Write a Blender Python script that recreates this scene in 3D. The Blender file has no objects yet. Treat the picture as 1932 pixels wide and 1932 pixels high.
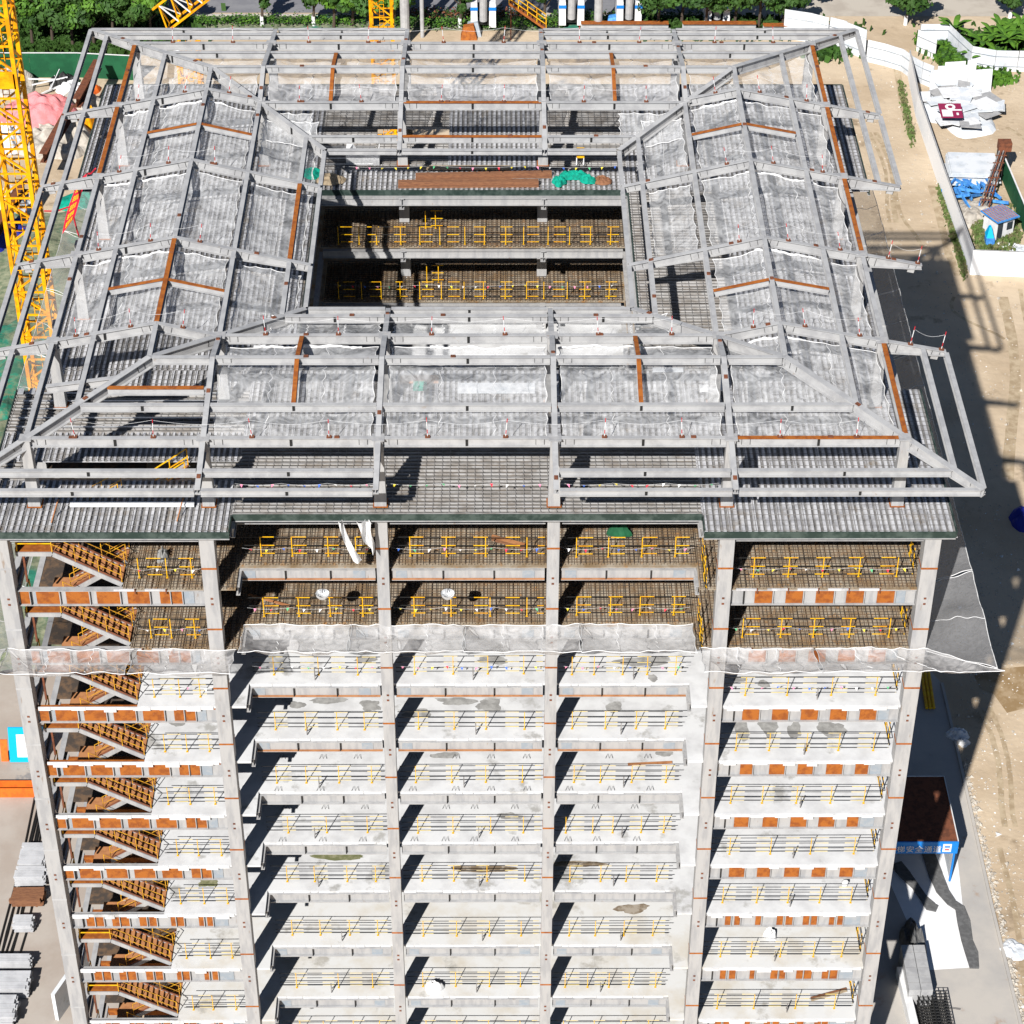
import bpy, math, random
from mathutils import Vector, Matrix
random.seed(7)
R_=math.radians
S=bpy.context.scene
COL=S.collection
# ------------------------------------------------------------ camera
F=4357.85
CR=Vector((0.99998182,-0.00520932,0.00303801)).normalized()
CF=Vector((0.00598106,0.79239141,-0.60998367)).normalized()
CU=CR.cross(CF).normalized()
CC=Vector((1.49759845,-89.04683024,68.06190155))
cam=bpy.data.cameras.new('camera'); cam.sensor_width=36; cam.lens=36*F/1932; cam.clip_end=3000; cam.clip_start=1
co=bpy.data.objects.new('camera',cam); COL.objects.link(co)
co.matrix_world=Matrix(((CR.x,CU.x,-CF.x,CC.x),(CR.y,CU.y,-CF.y,CC.y),(CR.z,CU.z,-CF.z,CC.z),(0,0,0,1)))
S.camera=co
# ------------------------------------------------------------ light
EL,AZ=38.8,21.5
W=bpy.data.worlds.new('World'); S.world=W; W.use_nodes=True
nt=W.node_tree; sky=nt.nodes.new('ShaderNodeTexSky'); sky.sky_type='NISHITA'; sky.sun_disc=False
sky.sun_elevation=R_(EL); sky.sun_rotation=R_(180+AZ); sky.air_density=.7; sky.dust_density=.2
nt.links.new(sky.outputs[0],nt.nodes['Background'].inputs[0]); nt.nodes['Background'].inputs[1].default_value=0.05
sl=bpy.data.lights.new('sun','SUN'); sl.energy=5.0; sl.angle=R_(0.5); sl.color=(1,0.97,0.93)
so=bpy.data.objects.new('sun',sl); COL.objects.link(so)
sd=Vector((math.sin(R_(AZ))*math.cos(R_(EL)),math.cos(R_(AZ))*math.cos(R_(EL)),-math.sin(R_(EL))))
so.rotation_euler=sd.to_track_quat('-Z','Y').to_euler(); so.location=(-60,-120,120)
S.view_settings.view_transform='Standard'; S.view_settings.look='None'; S.view_settings.gamma=1; S.view_settings.exposure=0.38
S.render.engine='CYCLES'
try:
    S.cycles.transparent_max_bounces=16; S.cycles.max_bounces=4; S.cycles.diffuse_bounces=1; S.cycles.glossy_bounces=2
except Exception: pass
ZG=-44.0
def gp(u,v,z=ZG):
    d=CF+CR*((u-966)/F)-CU*((v-966)/F)
    return CC+d*((z-CC.z)/d.z)
# ------------------------------------------------------------ materials
def mat(name,base,rough=.7,metal=0,c2=None,scale=3,lo=.45,hi=.6,bump=0,bscale=20,detail=6,c3=None,s3=.6,lo3=.5,hi3=.62,stretch=None,spec=.3):
    m=bpy.data.materials.new(name); m.use_nodes=True; t=m.node_tree; N=t.nodes; L=t.links; b=N['Principled BSDF']
    b.inputs['Base Color'].default_value=(*base,1); b.inputs['Roughness'].default_value=rough; b.inputs['Metallic'].default_value=metal
    b.inputs['Specular IOR Level'].default_value=spec
    tc=N.new('ShaderNodeTexCoord'); vec=tc.outputs['Object']
    if stretch:
        mp=N.new('ShaderNodeMapping'); mp.inputs['Scale'].default_value=stretch; L.new(vec,mp.inputs[0]); vec=mp.outputs[0]
    cur=None
    def layer(prev,col,sc,a,c):
        n=N.new('ShaderNodeTexNoise'); n.inputs['Scale'].default_value=sc; n.inputs['Detail'].default_value=detail; n.inputs['Roughness'].default_value=.62; L.new(vec,n.inputs['Vector'])
        r=N.new('ShaderNodeMapRange'); r.inputs[1].default_value=a; r.inputs[2].default_value=c; L.new(n.outputs[0],r.inputs[0])
        x=N.new('ShaderNodeMix'); x.data_type='RGBA'; L.new(r.outputs[0],x.inputs[0])
        if prev is None: x.inputs[6].default_value=(*base,1)
        else: L.new(prev,x.inputs[6])
        x.inputs[7].default_value=(*col,1); return x.outputs[2]
    if c2: cur=layer(cur,c2,scale,lo,hi)
    if c3: cur=layer(cur,c3,s3,lo3,hi3)
    if cur: L.new(cur,b.inputs['Base Color'])
    if bump:
        n=N.new('ShaderNodeTexNoise'); n.inputs['Scale'].default_value=bscale; n.inputs['Detail'].default_value=5; L.new(vec,n.inputs['Vector'])
        bb=N.new('ShaderNodeBump'); bb.inputs['Strength'].default_value=min(bump,1); bb.inputs['Distance'].default_value=.1*bump; L.new(n.outputs[0],bb.inputs['Height']); L.new(bb.outputs[0],b.inputs['Normal'])
    return m
def netmat(name,col,alpha,lo=.0,hi=.0,scale=1.2,fold=.5):
    m=bpy.data.materials.new(name); m.use_nodes=True; t=m.node_tree; N=t.nodes; L=t.links
    N.remove(N['Principled BSDF']); out=N['Material Output']
    tc=N.new('ShaderNodeTexCoord')
    n=N.new('ShaderNodeTexNoise'); n.inputs['Scale'].default_value=scale; n.inputs['Detail'].default_value=7; n.inputs['Distortion'].default_value=1.5; L.new(tc.outputs['Object'],n.inputs[0])
    r=N.new('ShaderNodeMapRange'); r.inputs[1].default_value=.35; r.inputs[2].default_value=.72; r.inputs[3].default_value=alpha-lo; r.inputs[4].default_value=alpha+hi; L.new(n.outputs[0],r.inputs[0])
    d=N.new('ShaderNodeBsdfDiffuse'); d.inputs[0].default_value=(*col,1)
    tl=N.new('ShaderNodeBsdfTranslucent'); tl.inputs[0].default_value=(*col,1)
    a=N.new('ShaderNodeMixShader'); a.inputs[0].default_value=.3; L.new(d.outputs[0],a.inputs[1]); L.new(tl.outputs[0],a.inputs[2])
    tr=N.new('ShaderNodeBsdfTransparent'); x=N.new('ShaderNodeMixShader'); L.new(r.outputs[0],x.inputs[0]); L.new(tr.outputs[0],x.inputs[1]); L.new(a.outputs[0],x.inputs[2])
    bp=N.new('ShaderNodeBump'); bp.inputs['Strength'].default_value=fold; bp.inputs['Distance'].default_value=.15; L.new(n.outputs[0],bp.inputs['Height']); L.new(bp.outputs[0],d.inputs['Normal'])
    L.new(x.outputs[0],out.inputs[0]); return m
M={}
M['steel']=mat('grey_painted_steel',(.43,.43,.43),.55,c2=(.35,.35,.355),scale=1.3,c3=(.33,.27,.22),s3=2.2,lo3=.66,hi3=.78)
M['steelL']=mat('pale_painted_steel',(.41,.405,.4),.55,c2=(.33,.33,.335),scale=1.6,c3=(.26,.19,.14),s3=3,lo3=.64,hi3=.76,stretch=(1.6,1.6,.3))
M['steelB']=mat('bluish_painted_steel',(.28,.32,.36),.55,c2=(.34,.36,.38),scale=3)
M['rust']=mat('orange_rust_primer',(.37,.115,.018),.85,c2=(.25,.07,.015),scale=2.5,c3=(.36,.15,.06),s3=6,lo3=.6,hi3=.75,bump=.2)
M['rustD']=mat('brown_rust',(.2,.07,.035),.9,c2=(.12,.045,.025),scale=3,bump=.3)
M['rustP']=mat('pinkish_rust_plate',(.46,.21,.09),.85,c2=(.36,.15,.06),scale=2)
M['deckT']=mat('shade_toned_troughs',(.24,.235,.23),.8,c2=(.15,.145,.14),scale=1.5,c3=(.22,.17,.12),s3=.8,lo3=.56,hi3=.75)  # trough colour darkened to carry the ribs' sheen and shade contrast
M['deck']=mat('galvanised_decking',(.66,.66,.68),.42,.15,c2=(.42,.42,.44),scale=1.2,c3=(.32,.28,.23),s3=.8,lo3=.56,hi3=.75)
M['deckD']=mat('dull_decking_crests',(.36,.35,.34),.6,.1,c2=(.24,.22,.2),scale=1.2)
M['deckK']=mat('dark_shade_toned_troughs',(.1,.095,.085),.85,c2=(.15,.125,.1),scale=.8)  # cross-rib troughs: same shade contrast put into the colour, deeper
M['yelP']=mat('faded_yellow_paint',(.7,.55,.16),.6,c2=(.6,.5,.3),scale=3)
M['yelS']=mat('worn_yellow_paint',(.75,.4,.02),.6,c2=(.45,.2,.03),scale=5,lo=.4,hi=.6)
M['tealM']=mat('green_netting_on_soil',(.02,.24,.15),.9,c2=(.2,.22,.13),scale=1.4,lo=.42,hi=.6,c3=(.05,.14,.09),s3=.5,bump=.6,bscale=3)
M['wallw']=mat('white_wall_sheet',(.93,.94,.95),.7)
M['track']=mat('compacted_track_soil',(.36,.27,.17),.95,c2=(.5,.4,.27),scale=1.2,lo=.4,hi=.6)
M['deckB']=mat('rust_stained_decking',(.42,.36,.28),.6,.1,c2=(.27,.19,.11),scale=.9,lo=.4,hi=.62,c3=(.42,.22,.08),s3=2.5,lo3=.56,hi3=.72)
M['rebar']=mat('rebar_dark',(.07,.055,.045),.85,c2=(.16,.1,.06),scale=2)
M['rebarG']=mat('rebar_grey',(.16,.15,.145),.7,c2=(.3,.29,.28),scale=3)
M['conc']=mat('pale_concrete',(.69,.695,.7),.85,c2=(.56,.56,.565),scale=.8,lo=.42,hi=.66,c3=(.4,.395,.38),s3=.5,lo3=.59,hi3=.67,bump=.08)
M['concT']=mat('tan_stained_concrete',(.67,.67,.66),.85,c2=(.58,.54,.47),scale=.45,lo=.46,hi=.68,c3=(.42,.4,.36),s3=.5,lo3=.59,hi3=.68,bump=.08)
M['fascia']=mat('dark_green_edge_form',(.022,.04,.034),.5,c2=(.06,.085,.075),scale=1.5)
M['black']=mat('black_plastic',(.02,.02,.02),.6)
M['yel']=mat('yellow_paint',(.85,.5,.01),.45,c2=(.75,.33,.01),scale=2.5)
M['crane']=mat('crane_yellow_paint',(.9,.42,.0),.5,c2=(.72,.27,.0),scale=1.5,c3=(.3,.1,.02),s3=3,lo3=.64,hi3=.75)
M['white']=mat('white_paint',(.8,.8,.8),.6,c2=(.7,.7,.7),scale=2)
M['whiteD']=mat('dirty_white_sheet',(.72,.74,.76),.6,c2=(.58,.62,.66),scale=.7,c3=(.45,.42,.36),s3=1.5,lo3=.6,hi3=.75)
M['red']=mat('red_paint',(.6,.02,.03),.6)
M['redcloth']=mat('red_cloth',(.62,.01,.04),.8)
M['blue']=mat('bright_blue_paint',(.01,.2,.62),.5)
M['blueR']=mat('blue_frames',(.05,.22,.6),.6,c2=(.1,.35,.7),scale=3)
M['blueD']=mat('dark_blue_tarp',(.01,.02,.25),.7)
M['teal']=mat('teal_netting',(.0,.32,.22),.85,c2=(.0,.2,.14),scale=4)
M['green']=mat('green_hoarding',(.01,.085,.035),.75,c2=(.014,.11,.045),scale=.8)
M['pink']=mat('pink_tarpaulin',(.75,.26,.27),.75,c2=(.6,.2,.2),scale=1,bump=.8,bscale=1.5)
M['orange']=mat('orange_paint',(.85,.17,.02),.6,c2=(.75,.13,.02),scale=2)
M['cyan']=mat('cyan_paint',(.0,.42,.75),.5)
M['burg']=mat('burgundy_print',(.25,.02,.07),.6)
M['wood']=mat('brown_timber',(.26,.12,.06),.85,c2=(.18,.08,.045),scale=3,stretch=(1,6,6))
M['woodP']=mat('pale_timber',(.42,.33,.22),.85,c2=(.33,.25,.16),scale=4)
M['cloth']=mat('dark_grey_cloth',(.11,.11,.11),.95,c2=(.15,.15,.15),scale=3,bump=.6,bscale=3)
M['alu']=mat('bare_zinc_sheet',(.6,.61,.62),.35,.5,c2=(.75,.75,.76),scale=8)
M['aluS']=mat('zinc_sheet_edges',(.56,.565,.58),.7,.0,c2=(.44,.445,.46),scale=.7)
M['leaf']=mat('dark_foliage',(.035,.085,.014),.7,c2=(.035,.08,.012),scale=.6)
M['leaf2']=mat('mid_foliage',(.048,.12,.018),.65,c2=(.02,.055,.01),scale=.8)
M['leaf3']=mat('fresh_foliage',(.09,.2,.02),.6,c2=(.05,.13,.015),scale=.8)
M['bark']=mat('bark',(.08,.06,.045),.9)
M['weed']=mat('weed_blades',(.1,.16,.04),.8,c2=(.18,.17,.08),scale=1.5)
M['stone']=mat('rubble_stone',(.5,.46,.4),.9,c2=(.36,.32,.27),scale=2)
M['asph']=mat('road_asphalt',(.2,.2,.215),.9,c2=(.24,.24,.25),scale=.5,bump=.1)
M['beige']=mat('dusty_concrete_road',(.5,.45,.38),.9,c2=(.42,.37,.31),scale=.3)
M['pad']=mat('concrete_pad_ground',(.5,.465,.42),.9,c2=(.42,.4,.375),scale=.25,lo=.42,hi=.62,c3=(.38,.26,.18),s3=.5,lo3=.62,hi3=.74)
M['padw']=mat('white_concrete_apron',(.85,.85,.85),.85,c2=(.78,.78,.79),scale=.5)
M['padL']=mat('dusty_yard_concrete',(.46,.41,.36),.9,c2=(.4,.34,.29),scale=.22,lo=.42,hi=.6,c3=(.27,.25,.24),s3=.35,lo3=.66,hi3=.7)
M['mound']=mat('olive_mesh_over_soil',(.27,.28,.18),.9,c2=(.13,.17,.1),scale=1.6,lo=.4,hi=.62,c3=(.03,.2,.13),s3=.13,lo3=.55,hi3=.62,bump=1,bscale=2)
M['glass']=mat('window_dark',(.04,.05,.06),.2)
M['sand']=mat('sandy_ground',(.6,.48,.34),.95,c2=(.48,.37,.25),scale=.12,lo=.4,hi=.62,c3=(.26,.19,.12),s3=.35,lo3=.6,hi3=.74,bump=.9,bscale=1.1,detail=10)
M['mud']=mat('wet_mud',(.3,.2,.1),.7,c2=(.42,.31,.19),scale=.8)
M['net']=netmat('white_net',(.98,.99,1.0),.32,.12,.26,1.6,.2)
M['netF']=netmat('white_net_thick',(.9,.9,.91),.4,.14,.28,1.4,.2)
M['netG']=netmat('grey_net',(.55,.55,.56),.4,.05,.05,3,.2)
M['clearw']=mat('white_rag',(.78,.78,.78),.8,c2=(.6,.6,.6),scale=3,bump=.6,bscale=4)
for i,c in enumerate([(.7,.03,.06),(.8,.65,.05),(.05,.15,.6),(.85,.85,.85),(.1,.45,.2),(.8,.25,.4)]): M['fl%d'%i]=mat('pennant_colour_%d'%i,c,.7)
# ------------------------------------------------------------ mesh helper
def worg(p):
    v=Vector((0,0,0))
    while p: v+=p.location; p=p.parent
    return v
class MB:
    def __init__(s): s.v=[]; s.f=[]; s.m=[]; s.mats=[]
    def mi(s,m):
        if m not in s.mats: s.mats.append(m)
        return s.mats.index(m)
    def quad(s,pts,m):
        n=len(s.v); s.v+= [tuple(p) for p in pts]; s.f.append(tuple(range(n,n+len(pts)))); s.m.append(s.mi(m)); return s
    def hexa(s,P,m):   # 8 pts: 4 bottom, 4 top
        n=len(s.v); s.v+=[tuple(p) for p in P]; k=s.mi(m)
        for a in ((3,2,1,0),(4,5,6,7),(0,1,5,4),(1,2,6,5),(2,3,7,6),(3,0,4,7)): s.f.append(tuple(n+i for i in a)); s.m.append(k)
        return s
    def box(s,x0,x1,y0,y1,z0,z1,m): return s.hexa([(x0,y0,z0),(x1,y0,z0),(x1,y1,z0),(x0,y1,z0),(x0,y0,z1),(x1,y0,z1),(x1,y1,z1),(x0,y1,z1)],m)
    def bar(s,p0,p1,w,h,m,up=None,w1=None,h1=None):   # oriented box, centre line p0-p1
        p0=Vector(p0);p1=Vector(p1); d=(p1-p0)
        if d.length<1e-6: return s
        d.normalize(); up=Vector(up) if up else Vector((0,0,1))
        if abs(d.dot(up))>.98: up=Vector((0,1,0))
        x=d.cross(up).normalized(); z=x.cross(d).normalized(); w1=w if w1 is None else w1; h1=h if h1 is None else h1
        a=[p0-x*w/2-z*h/2,p0+x*w/2-z*h/2,p1+x*w1/2-z*h1/2,p1-x*w1/2-z*h1/2]; b=[p0-x*w/2+z*h/2,p0+x*w/2+z*h/2,p1+x*w1/2+z*h1/2,p1-x*w1/2+z*h1/2]
        return s.hexa(a+b,m)
    def tube(s,pts,r,m,n=5,r1=None):
        pts=[Vector(p) for p in pts]; k=s.mi(m); base=len(s.v); L=len(pts)
        for i,p in enumerate(pts):
            d=(pts[min(i+1,L-1)]-pts[max(i-1,0)]).normalized(); u=Vector((0,0,1)) if abs(d.z)<.95 else Vector((1,0,0))
            x=d.cross(u).normalized(); y=x.cross(d); rr=r if r1 is None else r+(r1-r)*i/max(L-1,1)
            for j in range(n):
                a=2*math.pi*j/n; s.v.append(tuple(p+x*math.cos(a)*rr+y*math.sin(a)*rr))
        for i in range(L-1):
            for j in range(n):
                a=base+i*n+j; b=base+i*n+(j+1)%n; s.f.append((a,b,b+n,a+n)); s.m.append(k)
        s.f.append(tuple(base+j for j in range(n))[::-1]); s.m.append(k); s.f.append(tuple(base+(L-1)*n+j for j in range(n))); s.m.append(k)
        return s
    def ibeam(s,p0,p1,h,m,w=.26,tf=.035,mt=None,h1=None):   # p0,p1 on top centre line
        p0=Vector(p0);p1=Vector(p1); h1=h if h1 is None else h1; Z=Vector((0,0,1)); mt=mt or m
        s.bar(p0-Z*tf/2,p1-Z*tf/2,w,tf,mt); s.bar(p0-Z*(h-tf/2),p1-Z*(h1-tf/2),w,tf,m)
        s.bar(p0-Z*h/2,p1-Z*h1/2,.02,h-2*tf-.004,m,h1=h1-2*tf-.004); return s
    def grid(s,fn,nu,nv,m):
        n=len(s.v); k=s.mi(m)
        for j in range(nv+1):
            for i in range(nu+1): s.v.append(tuple(fn(i/nu,j/nv)))
        for j in range(nv):
            for i in range(nu):
                a=n+j*(nu+1)+i; s.f.append((a,a+1,a+nu+2,a+nu+1)); s.m.append(k)
        return s
    def build(s,name,parent=None,loc=None,smooth=False):
        me=bpy.data.meshes.new(name)
        if parent is not None: o0=worg(parent); l=Vector((0,0,0))
        else: o0=Vector(loc) if loc is not None else Vector((0,0,0)); l=o0
        me.from_pydata([(a-o0.x,b-o0.y,c-o0.z) for a,b,c in s.v],[],s.f)
        for x in s.mats: me.materials.append(M[x])
        me.polygons.foreach_set('material_index',s.m)
        if smooth: me.polygons.foreach_set('use_smooth',[True]*len(s.f))
        me.update(); o=bpy.data.objects.new(name,me); COL.objects.link(o); o.location=l
        if parent is not None: o.parent=parent
        return o
def tag(o,label=None,cat=None,group=None,kind=None):
    if label: o['label']=label
    if cat: o['category']=cat
    if group: o['group']=group
    if kind: o['kind']=kind
    return o
def empty(name,loc,label,cat,group=None):
    o=bpy.data.objects.new(name,None); COL.objects.link(o); o.location=loc; o.empty_display_size=.5
    return tag(o,label,cat,group)
def copytree(o,parent=None):
    c=o.copy(); COL.objects.link(c); c.parent=parent
    for ch in list(o.children): copytree(ch,c)
    return c
ORD=['first','second','third','fourth','fifth','sixth','seventh','eighth','ninth','tenth','eleventh','twelfth']
# ------------------------------------------------------------ setting
o=MB().grid(lambda a,b:(-500+1000*a,-400+1000*b,ZG),40,40,'sand').build('ground'); tag(o,kind='structure')
def sheet(name,pts,m,dz,lab=None):
    P=[gp(*p) if len(p)==2 else Vector((p[0],p[1],ZG)) for p in pts]
    o=MB().quad([(p.x,p.y,ZG+dz) for p in P],m).build(name); tag(o,kind='structure'); return o
sheet('road',[(-200,147,0),(28,147,0),(28,163,0),(-200,163,0)],'asph',.012)
sheet('road',[(28.5,146.2,0),(200,146.2,0),(200,163,0),(28.5,163,0)],'beige',.012)
o=MB().box(-200,28,146.2,146.45,ZG-.1,ZG+.14,'pad').build('kerb'); tag(o,kind='structure')
sheet('verge',[(-200,142.6,0),(28,142.6,0),(28,146.19,0),(-200,146.19,0)],'mound',.02)
sheet('yard',[(-100,-60,0),(-21,-60,0),(-21,52,0),(-100,52,0)],'padL',.008)
sheet('pavement',[(1500,1268),(1758,1268),(1777,1290),(1811,1437),(1870,1706),(1925,1932),(1955,2080),(1500,2080)],'pad',.008)
sheet('apron',[(1749,1831),(1829,1826),(1800,1560),(1690,1560),(1676,1660),(1712,1740)],'padw',.02)
sheet('mud',[(1838,1275),(1880,1262),(1960,1255),(1960,1330),(1900,1345),(1875,1310),(1850,1300)],'mud',.01)
# kerb strip along pavement
kb=MB(); kp=[gp(1777,1290),gp(1811,1437),gp(1870,1706),gp(1925,1932),gp(1955,2080)]
for a,b in zip(kp,kp[1:]): kb.bar((a.x,a.y,ZG+.05),(b.x,b.y,ZG+.05),.2,.14,'pad')
tag(kb.build('kerb'),kind='structure')
def track(pts,w,dz):
    P_=[gp(*p) for p in pts]; b=MB()
    for i,(a,c) in enumerate(zip(P_,P_[1:])):
        d=(c-a).normalized(); x=Vector((d.y,-d.x,0))*w/2; dd=(P_[min(i+2,len(P_)-1)]-c); x2=(Vector((dd.y,-dd.x,0)).normalized() if dd.length>.01 else x.normalized())*w/2
        if i==0: px=x
        b.quad([(a.x-px.x,a.y-px.y,ZG+dz),(a.x+px.x,a.y+px.y,ZG+dz),(c.x+x2.x,c.y+x2.y,ZG+dz),(c.x-x2.x,c.y-x2.y,ZG+dz)],'track'); px=x2
    tag(b.build('track'),kind='structure')
rt=random.Random(3)
for (u0,v0,u1,v1,du) in ((1888,560,1912,900,14),(1896,560,1922,905,14),(1925,545,1950,880,8),(1640,250,1688,420,10),(1652,250,1700,420,10),(1690,360,1735,470,-8),(1850,1340,1905,1560,10),(1868,1335,1925,1560,10),(1885,1600,1945,1900,6),(1900,240,1960,330,20),(1800,560,1870,640,-25)):
    track([(u0+(u1-u0)*t/9+du*math.sin(t*.5)+rt.uniform(-1,1),v0+(v1-v0)*t/9) for t in range(10)],rt.uniform(.25,.55),.006+rt.random()*.003)
# ditch beside the white wall
dt=MB()
dp=[gp(1692,130),gp(1706,210),gp(1722,245)],[gp(1757,350),gp(1775,420),gp(1790,480),gp(1808,520)]
for q in dp:
    for a,b in zip(q,q[1:]): dt.quad([(a.x-.35,a.y,ZG+.015),(a.x+.35,a.y,ZG+.015),(b.x+.35,b.y,ZG+.015),(b.x-.35,b.y,ZG+.015)],'track')
tag(dt.build('ditch'),kind='structure')
# ------------------------------------------------------------ BUILDING
GX=[-20.92,-12.5,-4.2,4.2,12.57,20.83]; GY=[0,8.38,16.70,25.09,33.60,41.70]
BL=empty('building',(0,0,ZG),'grey steel framed building under construction with open floors and a central courtyard','building')
NF=11; FH=3.86
FZ=[0,-3.85,-7.70,-11.62,-15.48,-19.36,-23.20,-27.02,-31.48,-35.88,-40.1]
# columns (front ones stand forward at the two wings)
def column(x,y,w,z0=ZG,z1=-.35,rings=True,marks=True,rm='rust'):
    b=MB(); b.box(x-w/2,x+w/2,y-w/2,y+w/2,z0,z1,'steelL')
    for k in range(1,NF):
        z=FZ[k]+1.42; e=.012
        if rings: b.box(x-w/2-e,x+w/2+e,y-w/2-e,y+w/2+e,z-.05,z+.06,rm)
        if marks:
            for q in (FZ[k]-.45,FZ[k]-.8): b.box(x-.06,x+.06,y-w/2-.03,y-w/2,q-.05,q+.05,'rustD')
    # joint seams
    return b.build('column',BL)
fx=[-22.45,-12.52,-4.2,4.2,12.52,22.42]
for i,x in enumerate(fx):
    w=.78 if i in (0,5) else .72 if i in (1,4) else .6
    column(x,-1.62 if i not in (2,3) else -.12,w,rm='steel' if i==0 else 'rust')
for i in range(6):
    for j in range(1,6):
        x=GX[i]*(1.07 if i in (0,5) else 1)
        if 0<i<5 and 1<j<4: continue
        column(x,GY[j],.6,marks=False)
# floor slabs
HX,HY0,HY1=9.2,11.6,30.5
def rects(k):
    r=[]
    ex=22.7; bk=43.3; fw=-1.75; fm=-.02
    if k==0: ex=22.0; bk=43.9; fw=-2.2; fm=-.8
    # front strip pieces
    inx=11.35
    sv=k>0
    if sv: # stair void at front left
        r+=[(-16.9,-inx,fw,HY0)]
    else:
        r+=[(-ex-1.4,-inx,fw,2.0),(-13.4,-inx,2.0,3.6),(-ex-1.4,-21.4,2.0,3.6),(-ex-1.4,-inx,3.6,9.8),(-ex,-inx,9.8,HY0)]
    r+=[(-inx,inx,fm,HY0)]
    if k==0:
        r+=[(inx,ex+1.4,fw,9.8),(inx,ex,9.8,HY0)]
        r+=[(-ex,-HX,HY0,HY1),(HX,ex,HY0,HY1),(-ex-1.4,-HX,HY1,bk),(-HX,-5.9+0.0,HY1,bk),(-5.9,-1.5,HY1,36.6),(-5.9,-1.5,38.2,bk),(-1.5,ex+1.4,HY1,bk)]
    else:
        r+=[(inx,ex,fw,HY0),(-ex,-HX,HY0,HY1),(HX,ex,HY0,HY1),(-ex,ex,HY1,bk)]
    return r
for k in range(NF):
    b=MB(); m='deck' if k==0 else 'deckB' if k<3 else ('conc' if k<8 else 'concT')
    t=.14 if k>=3 else .03
    z=FZ[k]+(.0 if k>=3 else -.09)
    for (x0,x1,y0,y1) in rects(k): b.box(x0,x1,y0,y1,z-t,z,m)
    b.build('roof_deck' if k==0 else 'floor_slab',BL)
    if k: MB().box(-22.2,-16.95,3.2,11.5,z-.12,z-.01,'rebar').build('shade_toned_stair_deck',BL)  # slab behind the stair void, coloured near-black to stand in for shade
# corrugated decking + rebar on roof (k=0) and the two uncast floors
def ribs(b,x0,x1,y0,y1,z,d,m0,p=.3,h=.085,mT=None):
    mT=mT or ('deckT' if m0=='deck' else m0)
    L=(x1-x0) if d=='Y' else (y1-y0); n=max(1,round(L/p)); p=L/n
    for i in range(n):
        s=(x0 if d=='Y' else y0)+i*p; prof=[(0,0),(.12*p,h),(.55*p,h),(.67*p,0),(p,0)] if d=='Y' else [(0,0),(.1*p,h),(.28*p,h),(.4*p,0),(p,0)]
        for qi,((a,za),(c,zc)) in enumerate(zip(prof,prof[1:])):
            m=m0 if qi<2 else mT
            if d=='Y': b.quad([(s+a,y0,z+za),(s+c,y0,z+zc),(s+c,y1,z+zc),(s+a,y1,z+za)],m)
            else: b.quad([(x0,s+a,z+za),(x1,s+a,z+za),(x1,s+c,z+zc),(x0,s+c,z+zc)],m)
def rebar(b,x0,x1,y0,y1,z,p,t,m):
    n=int((x1-x0)/p)
    for i in range(n+1):
        x=x0+.03+i*p+random.uniform(-.02,.02); b.box(x-t/2,x+t/2,y0,y1,z,z+t,m)
    n=int((y1-y0)/p)
    for i in range(n+1):
        y=y0+.03+i*p+random.uniform(-.02,.02); b.box(x0,x1,y-t/2,y+t/2,z+t+.002,z+2*t,m)
def deckbay(x0,x1,y0,y1,k,d,m='deck',rb=True,p=.3,rm=None):
    z=FZ[k]-.085
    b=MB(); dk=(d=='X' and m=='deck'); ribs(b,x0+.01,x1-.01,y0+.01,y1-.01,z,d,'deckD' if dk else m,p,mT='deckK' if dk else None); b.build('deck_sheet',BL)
    if rb:
        b=MB(); rebar(b,x0+.05,x1-.05,y0+.05,y1-.05,z+.1,.22 if k else .4,.026 if k else .018,rm or ('rebarG' if k==0 else 'rebar')); b.build('rebar_mat',BL)
RD=[(-23.4,-21.4,2.0,3.6,'X'),(-23.4,-11.35,-2.2,2.0,'Y'),(-13.4,-11.35,2,3.6,'X'),(-23.4,-11.35,3.6,6.0,'Y'),(-23.4,-11.35,6.0,9.8,'X'),(-22,-11.35,9.8,11.6,'Y'),
    (-11.35,11.35,-.8,5.4,'X'),(-11.35,-4.2,5.4,11.6,'Y'),(-4.2,4.2,5.4,11.6,'Y'),(4.2,11.35,5.4,11.6,'Y'),
    (11.35,23.4,-2.2,3.6,'Y'),(11.35,23.4,3.6,9.8,'Y'),(11.35,22,9.8,11.6,'Y'),
    (-22,-9.2,11.6,21,'Y'),(-22,-9.2,21,30.5,'Y'),(9.2,14.5,11.6,30.5,'X'),(14.5,22,11.6,21,'Y'),(14.5,22,21,30.5,'Y'),
    (-23.4,-9.2,30.5,43.9,'Y'),(-9.2,9.2,30.5,32.9,'Y'),(-9.2,-5.9,32.9,43.9,'X'),(-5.9,-1.5,32.9,36.6,'X'),(-5.9,-1.5,38.2,43.9,'X'),(-1.5,4.2,32.9,43.9,'Y'),(4.2,9.2,32.9,43.9,'X'),(9.2,23.4,30.5,43.9,'Y')]
for x0,x1,y0,y1,d in RD: deckbay(x0,x1,y0,y1,0,d)
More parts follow.
